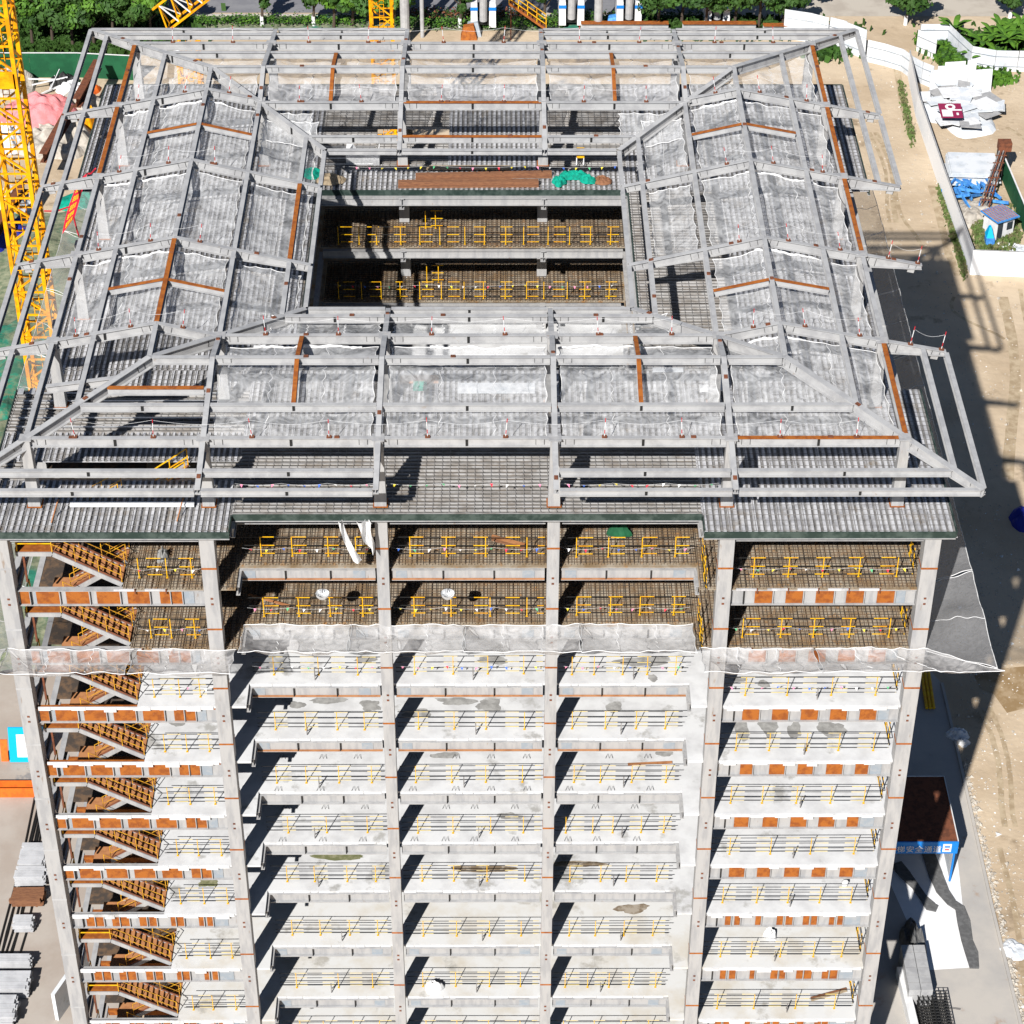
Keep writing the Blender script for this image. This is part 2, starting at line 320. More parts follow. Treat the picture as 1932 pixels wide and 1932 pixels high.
# bright gaps between deck strips: bare zinc flashing strips
b=MB()
for y in (6.3,7.1,7.9,8.6,9.3): b.box(-22.9,-12,y-.05,y+.05,.12,.14,'alu')
for y in (33.4,34.1,34.8,35.5,36.3): b.box(-9.1,-6,y-.03,y+.03,.12,.135,'alu')
for x in (-23.3,-22.7): b.box(x,x+.3,9.2,9.7,.12,.16,'alu')
b.build('flashing',BL)
for k in (1,2):
    for (x0,x1,y0,y1) in [(-16.9,-11.35,-1.75,3.2),(-11.35,-4.2,.14,5),(-4.2,4.2,.14,5),(4.2,11.35,.14,5),(11.35,22.7,-1.75,5)]: deckbay(x0,x1,y0,y1,k,'Y','deckB',p=.34 if x0>11 else .3)
    for (x0,x1) in ((-9.2,0),(0,9.2)): deckbay(x0,x1,30.5,35,k,'Y','deckB')
    deckbay(9.2,10.8,14,30.5,k,'Y','deckB')
# fascia (dark edge form round the roof deck)
b=MB()
def fas(x0,y0,x1,y1): b.bar((x0,y0,-.16),(x1,y1,-.16),.06,.36,'fascia'); b.bar((x0,y0,-.36),(x1,y1,-.36),.16,.03,'steelL')
fas(-23.4,-2.24,-11.35,-2.24); fas(-11.33,-.84,11.33,-.84); fas(11.35,-2.24,23.4,-2.24)
fas(23.44,-2.2,23.44,9.8); fas(-23.44,-2.2,-23.44,9.8); fas(22.04,9.9,22.04,30.4); fas(-22.04,9.9,-22.04,30.4); fas(23.44,30.5,23.44,43.9); fas(-23.44,30.5,-23.44,43.9)
fas(-9.2,30.46,9.2,30.46); fas(9.16,11.7,9.16,30.4); fas(-9.16,11.7,-9.16,30.4)
fas(-11.38,-2.1,-11.38,-.9); fas(11.38,-2.1,11.38,-.9); fas(-23.4,43.94,23.4,43.94)
b.build('edge_form',BL)
# front edge beams
PR=[(.124,.218),(.292,.383),(.455,.55),(.62,.713),(.787,.88)]
PL=[(.012,.065),(.1,.225),(.26,.385),(.425,.55),(.59,.71),(.765,.82),(.83,.885)]
PR2=[(.115,.16),(.172,.215),(.30,.34),(.43,.475),(.485,.53),(.59,.63),(.64,.685),(.75,.79),(.80,.845)]
PL2=[(.09,.14),(.15,.195),(.245,.29),(.30,.35),(.41,.455),(.47,.515),(.60,.63),(.64,.68),(.77,.80),(.82,.855)]
for k in range(0,NF):
    for i in range(5):
        x0=fx[i]+.42;x1=fx[i+1]-.4; side=i in(0,4); y=-1.62 if side else .0
        if i==1: x0=-11.35+.05
        if i==3: x1=11.35-.05
        if i in (0,4): x0=fx[i]+.41; x1=fx[i+1]-.41
        h=.95 if side else .68
        if side and k==0: h=.5
        z=FZ[k]-(.16 if k>=3 else .12) if k else -.42
        if side and k==0: z=-.4
        b=MB(); mt='rust' if (i==0 and k in (3,4)) else 'steelL'
        b.ibeam((x0,y,z),(x1,y,z),h,'steelL',w=.34,mt=mt)
        yy=y-.03
        if side and k:
            if i==0: pat=PL if k<7 else PL2
            else: pat=PR if k<7 else PR2
            jit=random.uniform(-.01,.01)
            for (a,c) in pat:
                if k>3 and i==4: c-=random.uniform(0,.3)*(c-a)
                xa=x0+(x1-x0)*(a+jit);xb=x0+(x1-x0)*(c+jit)
                b.box(xa,xb,yy-.02,yy+.005,z-h+.045,z-.045,'rust'); b.box(xb+.01,xb+.05,y-.15,y-.012,z-h+.045,z-.045,'steel'); 
            b.box(x1-1.6,x1-.5,yy-.012,yy+.0,z-h+.05,z-.05,'steelB')
            if i==0: b.box(x0+.75,x0+1.3,yy-.012,yy+.0,z-h+.05,z-.05,'steelB')
            b.box(x0+.6,x0+.64,y-.16,y-.012,z-h+.04,z-.04,'black')
        elif k:
            n=3
            for q in (1,2): 
                xx=x0+(x1-x0)*q/3; b.box(xx-.02,xx+.02,y-.165,y-.012,z-h+.04,z-.04,'black')
            if k in(1,2,3,4,8,9): b.box(x0+.2,x0+.75,yy-.005,yy+.01,z-h+.05,z-.05,'steelB'); b.box(x1-1.1,x1-.5,yy-.005,yy+.01,z-h+.05,z-.05,'steelB')
            if k==10: b.box(x0+.6,x0+1.0,yy-.005,yy+.01,z-h+.1,z-.05,'rustD'); b.box(x1-1.1,x1-.7,yy-.005,yy+.01,z-h+.1,z-.05,'rustD')
            b.box(x0,x1,y-.168,y-.03,z-h+.036,z-h+.05,'rustP' if k in (1,3,4) else 'steel')
        b.build('edge_beam',BL)
        # ragged slab edge drips / notched plates over the wing beams
        if side and k and k>=3:
            b=MB(); n=6; b.box(x0+.1,x1-.1,-1.80,-1.752,FZ[k]-.2,FZ[k]-.012,'conc')
            for q in range(n):
                xa=x0+(x1-x0)*(q+.15)/n+random.uniform(-.2,.2)
                b.box(xa,xa+random.uniform(.5,.9),-1.83,-1.79,FZ[k]-random.uniform(.2,.36),FZ[k]-.015,'conc')
            b.build('slab_edge_lip',BL)
        elif side and k:
            b=MB()
            for (a,c) in PR:
                xa=x0+(x1-x0)*(a-.1); xb=x0+(x1-x0)*(a+.01)
                if i==0 and xb<-16.9: continue
                b.box(xa,xb,-1.83,-1.76,FZ[k]-.12,FZ[k]+.0,'deck'); b.box(xb,xb+.06,-1.83,-1.76,FZ[k]-.3,FZ[k],'rustD')
            b.build('slab_edge_lip',BL)
        elif k>=3:
            b=MB(); xx=x0
            while xx<x1-.3:
                w=random.uniform(.3,1.2); w=min(w,x1-xx-.02); b.box(xx,xx+w,-.06,-.022,FZ[k]-random.uniform(.12,.2),FZ[k]-.005,'conc'); xx+=w+random.uniform(.0,.05)
            b.build('slab_edge_lip',BL)
for k in (3,4,5,6,7,8,9):
    if k in (5,6):
        for i,(a,c) in enumerate(((-11,-4.6),(-3.8,3.8),(4.6,11.1))):
            x=a+.5
            while x<c-.4:
                for yy in (.12,2.6):
                    p=[Vector((x+q*.1,yy+(.12 if q%2 else -.12),FZ[k]+.02+(.1 if q%2 else 0))) for q in range(5)]; MB().tube(p,.014,'black',3).build('tie_wire',BL)
                x+=random.uniform(1.5,2.4)
    for x,y in ((-8,.25),(0.2,.25),(8,.25),(17.5,-1.3)):
        x+=random.uniform(-.6,.6); b=MB(); b.bar((x,y,FZ[k]),(x,y,FZ[k]+.8),.05,.05,'rebarG'); b.bar((x,y+.3,FZ[k]),(x,y,FZ[k]+.5),.04,.04,'rebarG'); b.build('cable_post',BL)
M['stainG']=mat('damp_grey_stain',(.27,.265,.255),.7,c2=(.4,.395,.38),scale=2.5,lo=.42,hi=.62)
M['stainO']=mat('olive_puddle_stain',(.16,.17,.08),.5,c2=(.3,.29,.18),scale=2)
M['stainB']=mat('brown_puddle_stain',(.2,.15,.1),.6,c2=(.38,.33,.27),scale=2.5)
def stain(u,v,ru,rv,k,m,seed):
    rn=random.Random(seed); n=26; z=FZ[k]+.006; c=gp(u,v,z); e_=gp(u+ru,v,z); f_=gp(u,v-rv,z); rx=e_.x-c.x; ry=f_.y-c.y; pts=[]
    rad=[rn.uniform(.55,1.15) for _ in range(9)]
    for i in range(n):
        t=i/n*9; a=rad[int(t)%9]*(1-t%1)+rad[(int(t)+1)%9]*(t%1); a*=rn.uniform(.86,1.1); an=6.2832*i/n; pts.append((c.x+rx*a*math.cos(an),max(c.y+ry*a*math.sin(an),(0.0 if abs(c.x)<11.3 else -1.7)),z))
    if min(abs(c.x-g_) for g_ in (-12.5,12.5))<.8: return
    MB().quad(pts,m).build('damp_stain',BL)
for i_,a_ in enumerate(((930,1246,28,9,3,'stainG'),(1215,1248,68,12,3,'stainG'),(1232,1279,15,8,3,'stainG'),(615,1322,48,11,4,'stainG'),(700,1330,22,12,4,'stainG'),(860,1322,40,9,4,'stainG'),(920,1330,28,16,4,'stainG'),(1160,1335,16,14,4,'stainG'),(790,1345,30,10,4,'stainG'),(1400,1376,14,22,4,'stainG'),(1450,1372,20,24,4,'stainG'),(1500,1378,14,20,4,'stainG'),(1570,1375,30,16,4,'stainG'),(1395,1282,16,6,3,'stainG'),(1440,1290,14,8,3,'stainG'),(335,1362,26,12,4,'stainG'),(640,1616,72,9,7,'stainO'),(390,1665,22,9,7,'stainO'),(1190,1714,46,12,8,'stainB'),(960,1540,26,8,6,'stainG'),(1460,1830,30,8,9,'stainG'),(560,1330,18,9,4,'stainG'),(690,1245,24,7,3,'stainG'),(1255,1420,24,9,5,'stainG'),(840,1425,30,8,5,'stainG'),(1480,1455,34,8,5,'stainG'),(620,1905,30,6,9,'stainB'),(1090,1630,60,8,7,'stainB'),(900,1640,70,7,7,'stainB'))): stain(*a_,i_*13+5)
# recess return beams / side beams / courtyard beams
for k in range(NF):
    z=FZ[k]-.18 if k else -.42
    for s in (-1,1):
        b=MB(); b.ibeam((s*22.4,-1.1,z),(s*22.4,43,z),.7,'steel',w=.3); b.build('side_beam',BL)
        b=MB(); b.ibeam((s*11.3,-1.4,z),(s*11.3,.6,z),.55,'steelL',w=.2); b.build('return_beam',BL)
        b=MB(); b.ibeam((s*9.1,11.7,z),(s*9.1,30.2,z),.6,'steelL',w=.25); b.build('side_beam',BL)
    b=MB(); b.ibeam((-9.0,30.38,z),(9.0,30.38,z),.5,'steelL',w=.26)
    b.build('court_beam',BL)
    b=MB(); b.ibeam((-22,43.1,z),(22,43.1,z),.7,'steel',w=.26); b.build('back_beam',BL)
    for x in (-4.2,4.2):
        b=MB(); b.ibeam((x,30.2,z-.01),(x,33.3,z-.01),.72,'steelL',w=.3); b.build('bracket_beam',BL)
# stairs in the front-left bay
for k in range(1,NF):
    t=bpy.data.objects.new('staircase',None); COL.objects.link(t); t.parent=BL; t.location=(-19,0,FZ[k]-ZG)
    zt=FZ[k]; zm=zt+1.93 if k else 0
    xl0,xl1,xb=-21.9,-20.15,-16.95
    b=MB(); b.box(xl0,xl1,-1.3,.15,zm-.06,zm,'rust'); b.bar((xl0,-1.33,zm-.1),(xl1,-1.33,zm-.1),.06,.24,'steelL'); b.bar((xl0-.02,-1.3,zm+.0),(xl0-.02,.15,zm+.0),.05,.4,'rustP'); b.box(-20.9,-19.9,.2,1.5,zm-.06,zm-.01,'rustP')
    b.build('landing',t)
    for (ya,yb,za,zb,xa,xc) in ((-1.3,-.1,zm,zt,xl1,xb),(.5,1.5,zm,zt+FH if k>1 else zt+3.7,-19.9,xb)):
        b=MB(); up=zb>za
        for y in (ya-.03,yb+.03): b.bar((xa,y,za-.1),(xc,y,zb-.1),.06,.26,'steelL')
        n=11
        for q in range(n):
            f=(q+.5)/n; x=xa+(xc-xa)*f; z=za+(zb-za)*f
            b.box(x-.15,x+.15,ya+.01,yb-.01,z-.03,z+.0,'rustP'); b.box(x+.135,x+.15,ya+.01,yb-.01,z-.17,z-.03,'rustD') if not up else b.box(x-.15,x-.135,ya+.01,yb-.01,z-.17,z-.03,'rustD')
        b.build('stair_flight',t)
        b=MB()
        for y in (ya,yb):
            for hgt in (.5,1.0): b.bar((xa,y,za+hgt),(xc,y,zb+hgt),.028,.028,'yelS')
            for q in range(4):
                f=q/3; x=xa+(xc-xa)*f; z=za+(zb-za)*f; b.bar((x,y,z),(x,y,z+1.02),.035,.035,'yelS')
            b.bar((xa,y,za+.12),(xc,y,zb+.12),.02,.1,'rustD')
        b.build('handrail',t)
    b=MB()
    for hgt in (.5,1.0):
        b.bar((xl0,-1.27,zm+hgt),(xl1,-1.27,zm+hgt),.045,.045,'yel'); b.bar((xl0+.05,-1.2,zm+hgt),(xl0+.05,.1,zm+hgt),.045,.045,'yel')
    for x,y in ((xl0+.05,-1.27),(xl1,-1.27),(xl0+.05,.1)): b.bar((x,y,zm),(x,y,zm+1.02),.05,.05,'yel')
    b.build('handrail',t)
    b=MB(); b.bar((-21.6,-1.2,zt-.0),(-21.6,-1.2,zt+1.9),.1,.1,'rustD'); b.bar((-21.9,2.6,zt-.2),(-16.95,2.6,zt-.2),.2,.4,'rust'); b.bar((-22,-1.2,zt-.25),(-22,3,zt-.25),.1,.3,'steelL'); b.build('stair_beam',t)
# stair top through the roof void
t=bpy.data.objects.new('staircase',None); COL.objects.link(t); t.parent=BL; t.location=(-18,2.8,-ZG)
b=MB(); b.bar((-18.5,2.8,-3.5),(-13.9,2.8,-.1),1.1,.08,'rustP')
for y in (2.2,3.4): b.bar((-18.5,y,-3.5),(-13.9,y,-.1),.06,.28,'steelL')
b.build('stair_flight',t)
b=MB()
for y in (2.25,3.35):
    for hgt in (.5,1.0): b.bar((-18.5,y,-3.5+hgt),(-13.9,y,-.1+hgt),.05,.05,'yel')
    for q in range(6): f=q/5; b.bar((-18.5+4.6*f,y,-3.5+3.4*f),(-18.5+4.6*f,y,-2.5+3.4*f),.05,.05,'yel')
b.build('handrail',t)
b=MB(); b.ibeam((-21.4,2.75,-.25),(-13.4,2.75,-.25),.5,'steelL',w=.25); b.build('void_beam',BL)
# ------------------------------------------------------------ roof frame
def zr(d): return 3.99+.2*d if d<5.3 else 5.05-.242*(d-5.3)
def D(x,y): return min(x+20.9,20.9-x,y,41.74-y)
BH=.46
def P(x,y,dz=0): return Vector((x,y,zr(D(x,y))+dz))
def trim(a,b,t):
    d=(b-a).normalized(); return a+d*t,b-d*t
def beam(name,a,b,h=BH,m='steel',mt=None,t0=.0,w=.26,h1=None,lab=None):
    a,b=trim(a,b,t0); q=MB(); q.ibeam(a,b,h,m,w=w,mt=mt,h1=h1)
    if (b-a).length>5:
        d=(b-a).normalized(); n=Vector((d.y,-d.x,0)); c=(a+b)/2
        q.bar(c+n*.07-Vector((0,0,.05)),c+n*.07-Vector((0,0,h-.04)),.02,.11,'black',up=d)
    if (b-a).length>3 and h>.4:
        d=(b-a).normalized(); n=Vector((d.y,-d.x,0)); n=n if n.y<0 else -n
        for c in (a+d*.55,b-d*.55):
            z0=c-Vector((0,0,h*.5)); q.bar(z0+n*.02-d*.2,z0+n*.02+d*.2,.02,h*.62,'steel'); q.bar(z0+n*.035-d*.21,z0+n*.035-d*.19,.02,h*.62,'black'); q.bar(z0+n*.035+d*.19,z0+n*.035+d*.21,.02,h*.62,'black')
        if random.random()<.5: c=a.lerp(b,random.uniform(.15,.85)); q.bar(c-d*.12+Vector((0,0,.03)),c+d*.12+Vector((0,0,.03)),.18,.05,'rustD')
    o=q.build(name,BL)
    if lab: o['label']=lab
    return o
# posts
for i in range(6):
    for j in range(6):
        if 0<i<5 and 1<j<4: continue
        x,y=GX[i],GY[j]; zt=zr(D(x,y)) if (i in(0,5) or j in (0,5)) else 4.3
        w=.42; b=MB(); b.hexa([(x-.3,y-.3,0.0),(x+.3,y-.3,0.0),(x+.3,y+.3,0.0),(x-.3,y+.3,0.0),(x-.21,y-.21,zt-.02),(x+.21,y-.21,zt-.02),(x+.21,y+.21,zt-.02),(x-.21,y+.21,zt-.02)],'steelL')
        b.box(x-.36,x+.36,y-.36,y+.36,.05,.09,'rust'); b.box(x-.3,x+.3,y-.3,y+.3,zt-.03,zt+.012,'steelL'); b.build('roof_post',BL)
dO,dM,dE1,dR,dI,dI1,dI2=-3.25,2.15,-2.04,5.3,8.4,11.28,12.4
Yb=41.74
# wing rafters along X (rows 1..4), left and right
for j in range(1,5):
    y=GY[j]
    for s in (-1,1):
        X=lambda d: s*(20.9-d)
        beam('outrigger',P(X(0),y),Vector((X(dO),y,zr(dO))),h=.75,h1=.28)
        beam('rafter',P(X(0),y),P(X(dR),y),t0=.0,h=.52); beam('rafter',P(X(dR),y),P(X(dI),y),h=.52)
        if j in (2,3): beam('rafter',P(X(dI),y),P(X(dI2),y),h=.6,h1=.4)
for x in GX[1:5]:
    for s in (0,1):
        Y=(lambda d:d) if s==0 else (lambda d:Yb-d)
        beam('outrigger',P(x,Y(0)),Vector((x,Y(dO),zr(dO))),h=.75,h1=.28)
        beam('rafter',P(x,Y(0)),Vector((x,Y(dR),zr(dR))),h=.52); beam('rafter',Vector((x,Y(dR),zr(dR))),Vector((x,Y(dI),zr(dI))),h=.52)
        if abs(x)<5: beam('rafter',Vector((x,Y(dI),zr(dI))),Vector((x,Y(dI2),zr(dI2))),h=.6,h1=.4)
# hips
for sx in (-1,1):
    for s in (0,1):
        H=lambda d:Vector((sx*(20.9-d),d if s==0 else Yb-d,zr(d)+.006))
        for a,c in ((dO,0),(0,dR),(dR,dI),(dI,dI2)): beam('hip_rafter',H(a),H(c),h=.6 if a>=0 else .42,h1=.6 if a<0 else None,w=.32,m='steel')
# ring lines
RUST={('R',0,0),('R',0,2),('R',0,3),('R',0,4),('L',0,4),('L',0,3),('F',0,4),('L',dR,1),('L',dI1,2),('B',dI,2),('B',dI1,2)}
def rings(d,wing):
    c=20.9-d
    pts=[]
    if wing in 'FB':
        y=d if wing=='F' else Yb-d
        xs=[-c]+[x for x in (GX if d>0 else GX[1:5]) if -c+.3<x<c-.3]+[c]; return [(Vector((a,y,zr(d))),Vector((b,y,zr(d)))) for a,b in zip(xs,xs[1:])]
    x=-c if wing=='L' else c
    ys=[d]+[y for y in (GY if d>0 else GY[1:5]) if d+.3<y<Yb-d-.3]+[Yb-d]; return [(Vector((x,a,zr(d))),Vector((x,b,zr(d)))) for a,b in zip(ys,ys[1:])]
def bayi(a,b,wing):
    c=(a+b)/2
    if wing in 'FB': return max(0,min(4,sum(1 for x in GX[1:5] if c.x>x)))
    return max(0,min(4,sum(1 for y in GY[1:5] if c.y>y)))
for d,nm,h in ((dO,'eave_beam',.34),(dE1,'eave_beam',.36),(0,'plate_beam',.5),(dM,'purlin',.4),(dR,'ridge_beam',.42),(dI,'plate_beam',.5),(dI1,'purlin',.42),(dI2,'eave_beam',.3)):
    for wing in 'FBLR':
        for a,b in rings(d,wing):
            if (b-a).length<.6: continue
            i=bayi(a,b,wing)
            if wing=='F' and d<-1 and i==2: continue
            if wing=='R' and d<-1 and i in (1,2): continue
            if wing=='B' and d<-1 and i==2: continue
            r=(wing,d,i) in RUST
            beam(nm,a,b,h,mt='rust' if r else None,t0=.16,lab='rusty orange %s'%nm.replace('_',' ') if r else None, m='steel',w=.24)
# short members at mid bay
def short(x0,y0,x1,y1): beam('intermediate_rafter',P(x0,y0,-.01),P(x1,y1,-.01),.36,mt='rust',t0=.14,w=.22,lab='short rafter with orange primer top')
for s,js in ((-1,(1,3)),(1,(1,3))):
    for j in js:
        y=(GY[j]+GY[j+1])/2; short(s*(20.9-dM),y,s*(20.9-dR),y); short(s*(20.9-dR),y,s*(20.9-dI),y)
for i in (1,3):
    x=(GX[i]+GX[i+1])/2
    for Y in ((lambda d:d),(lambda d:Yb-d)): short(x,Y(dM),x,Y(dR)); short(x,Y(dR),x,Y(dI))
beam('purlin',Vector((-17.5,3.25,zr(3.25))),Vector((-12.65,3.25,zr(3.25))),.4,mt='rust',t0=.1,lab='rusty orange purlin in the front left corner')
beam('purlin',Vector((-20.7,4.3,4.0)),Vector((-17.0,4.3,4.55)),.4,t0=.1)
# ------------------------------------------------------------ guardrails
def guardrail(L,n,key={},pale=False):
    k=(round(L,1),n,pale); ym='yelP' if pale else 'yel'; tk=.026 if pale else .034
    root=bpy.data.objects.new('guardrail',None); COL.objects.link(root); root.empty_display_size=.3
    if k not in key:
        pb=MB(); pb.bar((0,0,0),(0,0,1.22),.036 if pale else .042,.036 if pale else .042,'yel'); pb.box(-.06,.06,-.06,.06,0,.012,'yel')
        pm=pb.build('post'); pme=pm.data; bpy.data.objects.remove(pm)
        rms=[]
        for zi,z in enumerate((.15,.4,.78,1.18) if pale else (.15,.65,1.18)):
            rb=MB(); s=.55; q=0; x=-L/2
            while x<L/2-.01:
                x2=min(x+s*(1.6 if q%2==0 else 1.3),L/2); rb.bar((x,0,z),(x2,0,z),tk,tk,ym if q%2 else 'black'); x=x2; q+=1
            ro=rb.build('rail'); rms.append(ro.data); bpy.data.objects.remove(ro)
        key[k]=(pme,rms)
    pme,rms=key[k]
    for i in range(n):
        p=bpy.data.objects.new('post',pme); COL.objects.link(p); p.parent=root; p.location=(-L/2+L*(i+.5)/n+random.uniform(-.15,.15),-.06,0)
    for r in rms:
        p=bpy.data.objects.new('rail',r); COL.objects.link(p); p.parent=root
    return root
BAYN=['leftmost bay','second bay from the left','middle bay','fourth bay from the left','rightmost bay']
def lvl(k): return '%s floor below the roof'%ORD[k-1]
for k in range(1,NF):
    for i in range(5):
        x0=[-16.6,-11.2,-3.8,4.6,13.0][i]; x1=[-13.0,-4.6,3.8,11.2,21.9][i]; y=[-.95,.72,.72,.72,-.95][i]
        g=guardrail(x1-x0,[3,4,4,4,5][i] if k%3 else [3,3,4,5,4][i],pale=k>2); g.location=((x0+x1)/2,y+random.uniform(-.05,.05),FZ[k]+(.05 if k<3 else 0)); g.rotation_euler=(0,0,random.uniform(-.006,.006))
        tag(g,'yellow and black guardrail, %s, %s'%(lvl(k),BAYN[i]),'guardrail','guardrails along the open floor edges')
    g=guardrail(3.4,3); g.location=(21.95,.9,FZ[k]+.03); g.rotation_euler=(0,0,R_(90)); tag(g,'side guardrail behind the right corner column, %s'%lvl(k),'guardrail','guardrails along the open floor edges')
    if k<3:
        g=guardrail(17.6,14); g.location=(0,30.7,FZ[k]+.05); tag(g,'long yellow guardrail across the courtyard back, %s'%lvl(k),'guardrail','guardrails round the courtyard')
        g=guardrail(14,10); g.location=(9.45,22.5,FZ[k]+.05); g.rotation_euler=(0,0,R_(90)); tag(g,'yellow guardrail down the courtyard right side, %s'%lvl(k),'guardrail','guardrails round the courtyard')
        g=guardrail(1.7,2); g.location=(-2.6,32.6,FZ[k]+.05); tag(g,'small yellow guardrail beside the back courtyard column, %s'%lvl(k),'guardrail','guardrails round the courtyard')
        g=guardrail(3,3); g.location=(11.6,-.9,FZ[k]+.05); g.rotation_euler=(0,0,R_(90)); tag(g,'short guardrail beside the second column from the right, %s'%lvl(k),'guardrail','guardrails along the open floor edges')
# ------------------------------------------------------------ nets
def hsh(a,b): 
    v=math.sin(a*12.9898+b*78.233)*43758.5453; return v-math.floor(v)
def vn(x,y):
    xi,yi=math.floor(x),math.floor(y); fx_,fy_=x-xi,y-yi; fx_=fx_*fx_*(3-2*fx_); fy_=fy_*fy_*(3-2*fy_)
    return (hsh(xi,yi)*(1-fx_)+hsh(xi+1,yi)*fx_)*(1-fy_)+(hsh(xi,yi+1)*(1-fx_)+hsh(xi+1,yi+1)*fx_)*fy_
def net(name,label,fn,group,m='net',nu=28,nv=28,sag=.3,ki=4,kj=5,rope=True,sc=.12,cat='safety net'):
    c0h=sum(map(ord,label))%7*.9
    def g(u,v):
        # scalloped borders
        uu=u;vv=v
        A=Vector(fn(0,.5));B=Vector(fn(1,.5)); Cc=Vector(fn(.5,0));Dd=Vector(fn(.5,1)); lu=max((B-A).length,.1); lv=max((Dd-Cc).length,.1)
        e=sc*abs(math.sin(math.pi*ki*u)); vv=v+(e/lv)*(max(0,1-v*4)-max(0,1-(1-v)*4)); 
        e=sc*abs(math.sin(math.pi*kj*v)); uu=u+(e/lu)*(max(0,1-u*4)-max(0,1-(1-u)*4))
        p=Vector(fn(uu,vv)); s=(1-(2*u-1)**4)*(1-(2*v-1)**4)
        p.z-=sag*s; sd=c0h; p.z+=.3*(vn(p.x*1.1+3,p.y*1.1)-.5)*(.4+s)+.16*(vn((p.x*math.cos(sd)+p.y*math.sin(sd))*2.6,(p.y*math.cos(sd)-p.x*math.sin(sd))*.5)-.5)
        return p
    b=MB().grid(g,nu,nv,m); c=Vector(fn(.5,.5)); o=b.build(name,loc=c,smooth=True); tag(o,label,cat,group)
    if rope:
        q=MB(); n=nu*2
        for line in ([g(i/n,0) for i in range(n+1)],[g(i/n,1) for i in range(n+1)],[g(0,i/n) for i in range(n+1)],[g(1,i/n) for i in range(n+1)]): q.tube(line,.02,'white',4)
        for su in ((.33,.67) if nu>=16 else (.5,)): q.tube([g(min(1,max(0,su+.01*math.sin(i))),i/n) for i in range(n+1)],.016,'white',3)
        q.build('edge_rope',o)
        if m=='net' and nu>20:
            q=MB(); rn=random.Random(len(label)*31+int(c.x*7+c.y)); 
            for vv in (0,1,1,1):
                a0=rn.uniform(0,.5); a1=a0+rn.uniform(.2,.5); L=[g(a0+(a1-a0)*i/14,vv)+Vector((0,rn.uniform(-.04,.04),.03+rn.uniform(-.03,.05))) for i in range(15)]
                q.tube(L,rn.uniform(.05,.1),'clearw',5,r1=.03)
            q.build('bunched_edge',o)
    return o
def roofq(x0,x1,y0,y1,dz=-.62): return lambda u,v:(x0+(x1-x0)*u,y0+(y1-y0)*v,zr(max(0,D(x0+(x1-x0)*u,y0+(y1-y0)*v)))+dz)
NG='white nets slung under the roof frame'
e=.3
pos=['front','second from the front','middle','fourth from the front','rear']
for j in range(0,5):
    for s,side in ((-1,'left'),(1,'right')):
        if s<0 and j==0: continue
        xa,xb=(-20.6,-12.8) if s<0 else (12.9,20.6)
        net('safety_net','translucent white net in the %s roof bay of the %s wing'%(pos[j],side),roofq(xa,xb,GY[j]+e,GY[j+1]-e),NG)
        if j in (1,2,3) and not (s<0 and j==1 and False):
            xa,xb=(-12.2,-9.0) if s<0 else (9.9,12.3)
            if s>0 and j==1: continue
            net('safety_net','narrow white net at the courtyard eave, %s bay, %s wing'%(pos[j],side),roofq(xa,xb,GY[j]+e+(.8 if j==1 else 0),GY[j+1]-e-(.8 if j==3 else 0)),NG,nu=10)
bn=['left','middle','right']
for i in (1,2,3):
    a,b_=GX[i]+.3,GX[i+1]-.3
    net('safety_net','white net under the ridge of the front wing, %s of three'%bn[i-1],roofq(a,b_,.35,8.1),NG)
    net('safety_net','white net under the courtyard eave of the front wing, %s of three'%bn[i-1],roofq(a+(2 if i==1 else 0),b_-(2 if i==3 else 0),8.7,11.9,-.5),NG,nv=10)
    net('safety_net','bright white net under the ridge of the back wing, %s of three'%bn[i-1],roofq(a,b_,Yb-8,Yb-.35),NG,m='netF')
net('safety_net','small white net hanging at the back right inner corner',roofq(8.6,12.3,30.2,33.3,-.7),NG,nu=10,nv=10)
net('safety_net','small white net hanging at the back left inner corner',roofq(-12.3,-9.4,30.2,33.3,-.7),NG,nu=10,nv=10)
# facade catch nets
FN='white catch nets round the building two floors down'
xs=[-11.3,-5.9,-.2,5.6,11.3]
for i,(a,b_) in enumerate(zip(xs,xs[1:])):
    net('catch_net','white catch net along the recessed middle front, %s from the left'%ORD[i],lambda u,v,a=a,b_=b_:(a+(b_-a)*u,-.35-3.0*v,-7.35+.75*v),FN,m='netF',nu=16,nv=8,sag=.5,ki=3,kj=2,sc=.08)
for lab,a,b_ in (('below the left stair bay',-22.9,-16.6),('below the left wing next to the second column',-16.5,-11.5),('below the right wing next to the fifth column',11.5,17.2)):
    net('catch_net','crumpled white catch net %s'%lab,lambda u,v,a=a,b_=b_:(a+(b_-a)*u,-2.05-3.0*v,-7.5+1.05*v),FN,m='netF',nu=16,nv=8,sag=.45,ki=3,kj=2,sc=.08)
net('catch_net','bright white catch net reaching past the right corner column',lambda u,v:(17.3+(5.6+3.2*v)*u,-2.05-2.95*v,-7.5+1.05*v),FN,m='netF',nu=16,nv=8,sag=.35,ki=4,kj=2,sc=.06)
net('catch_net','white catch net reaching past the left corner column',lambda u,v:(-23-(3.2*v)*u,-2.05-2.95*v,-7.5+1.05*v),FN,m='netF',nu=10,nv=8,sag=.1,ki=2,kj=2,sc=.06)
ys=[-4.7,2.9,9.6,16.4,23.2,30,36.8,43.6]
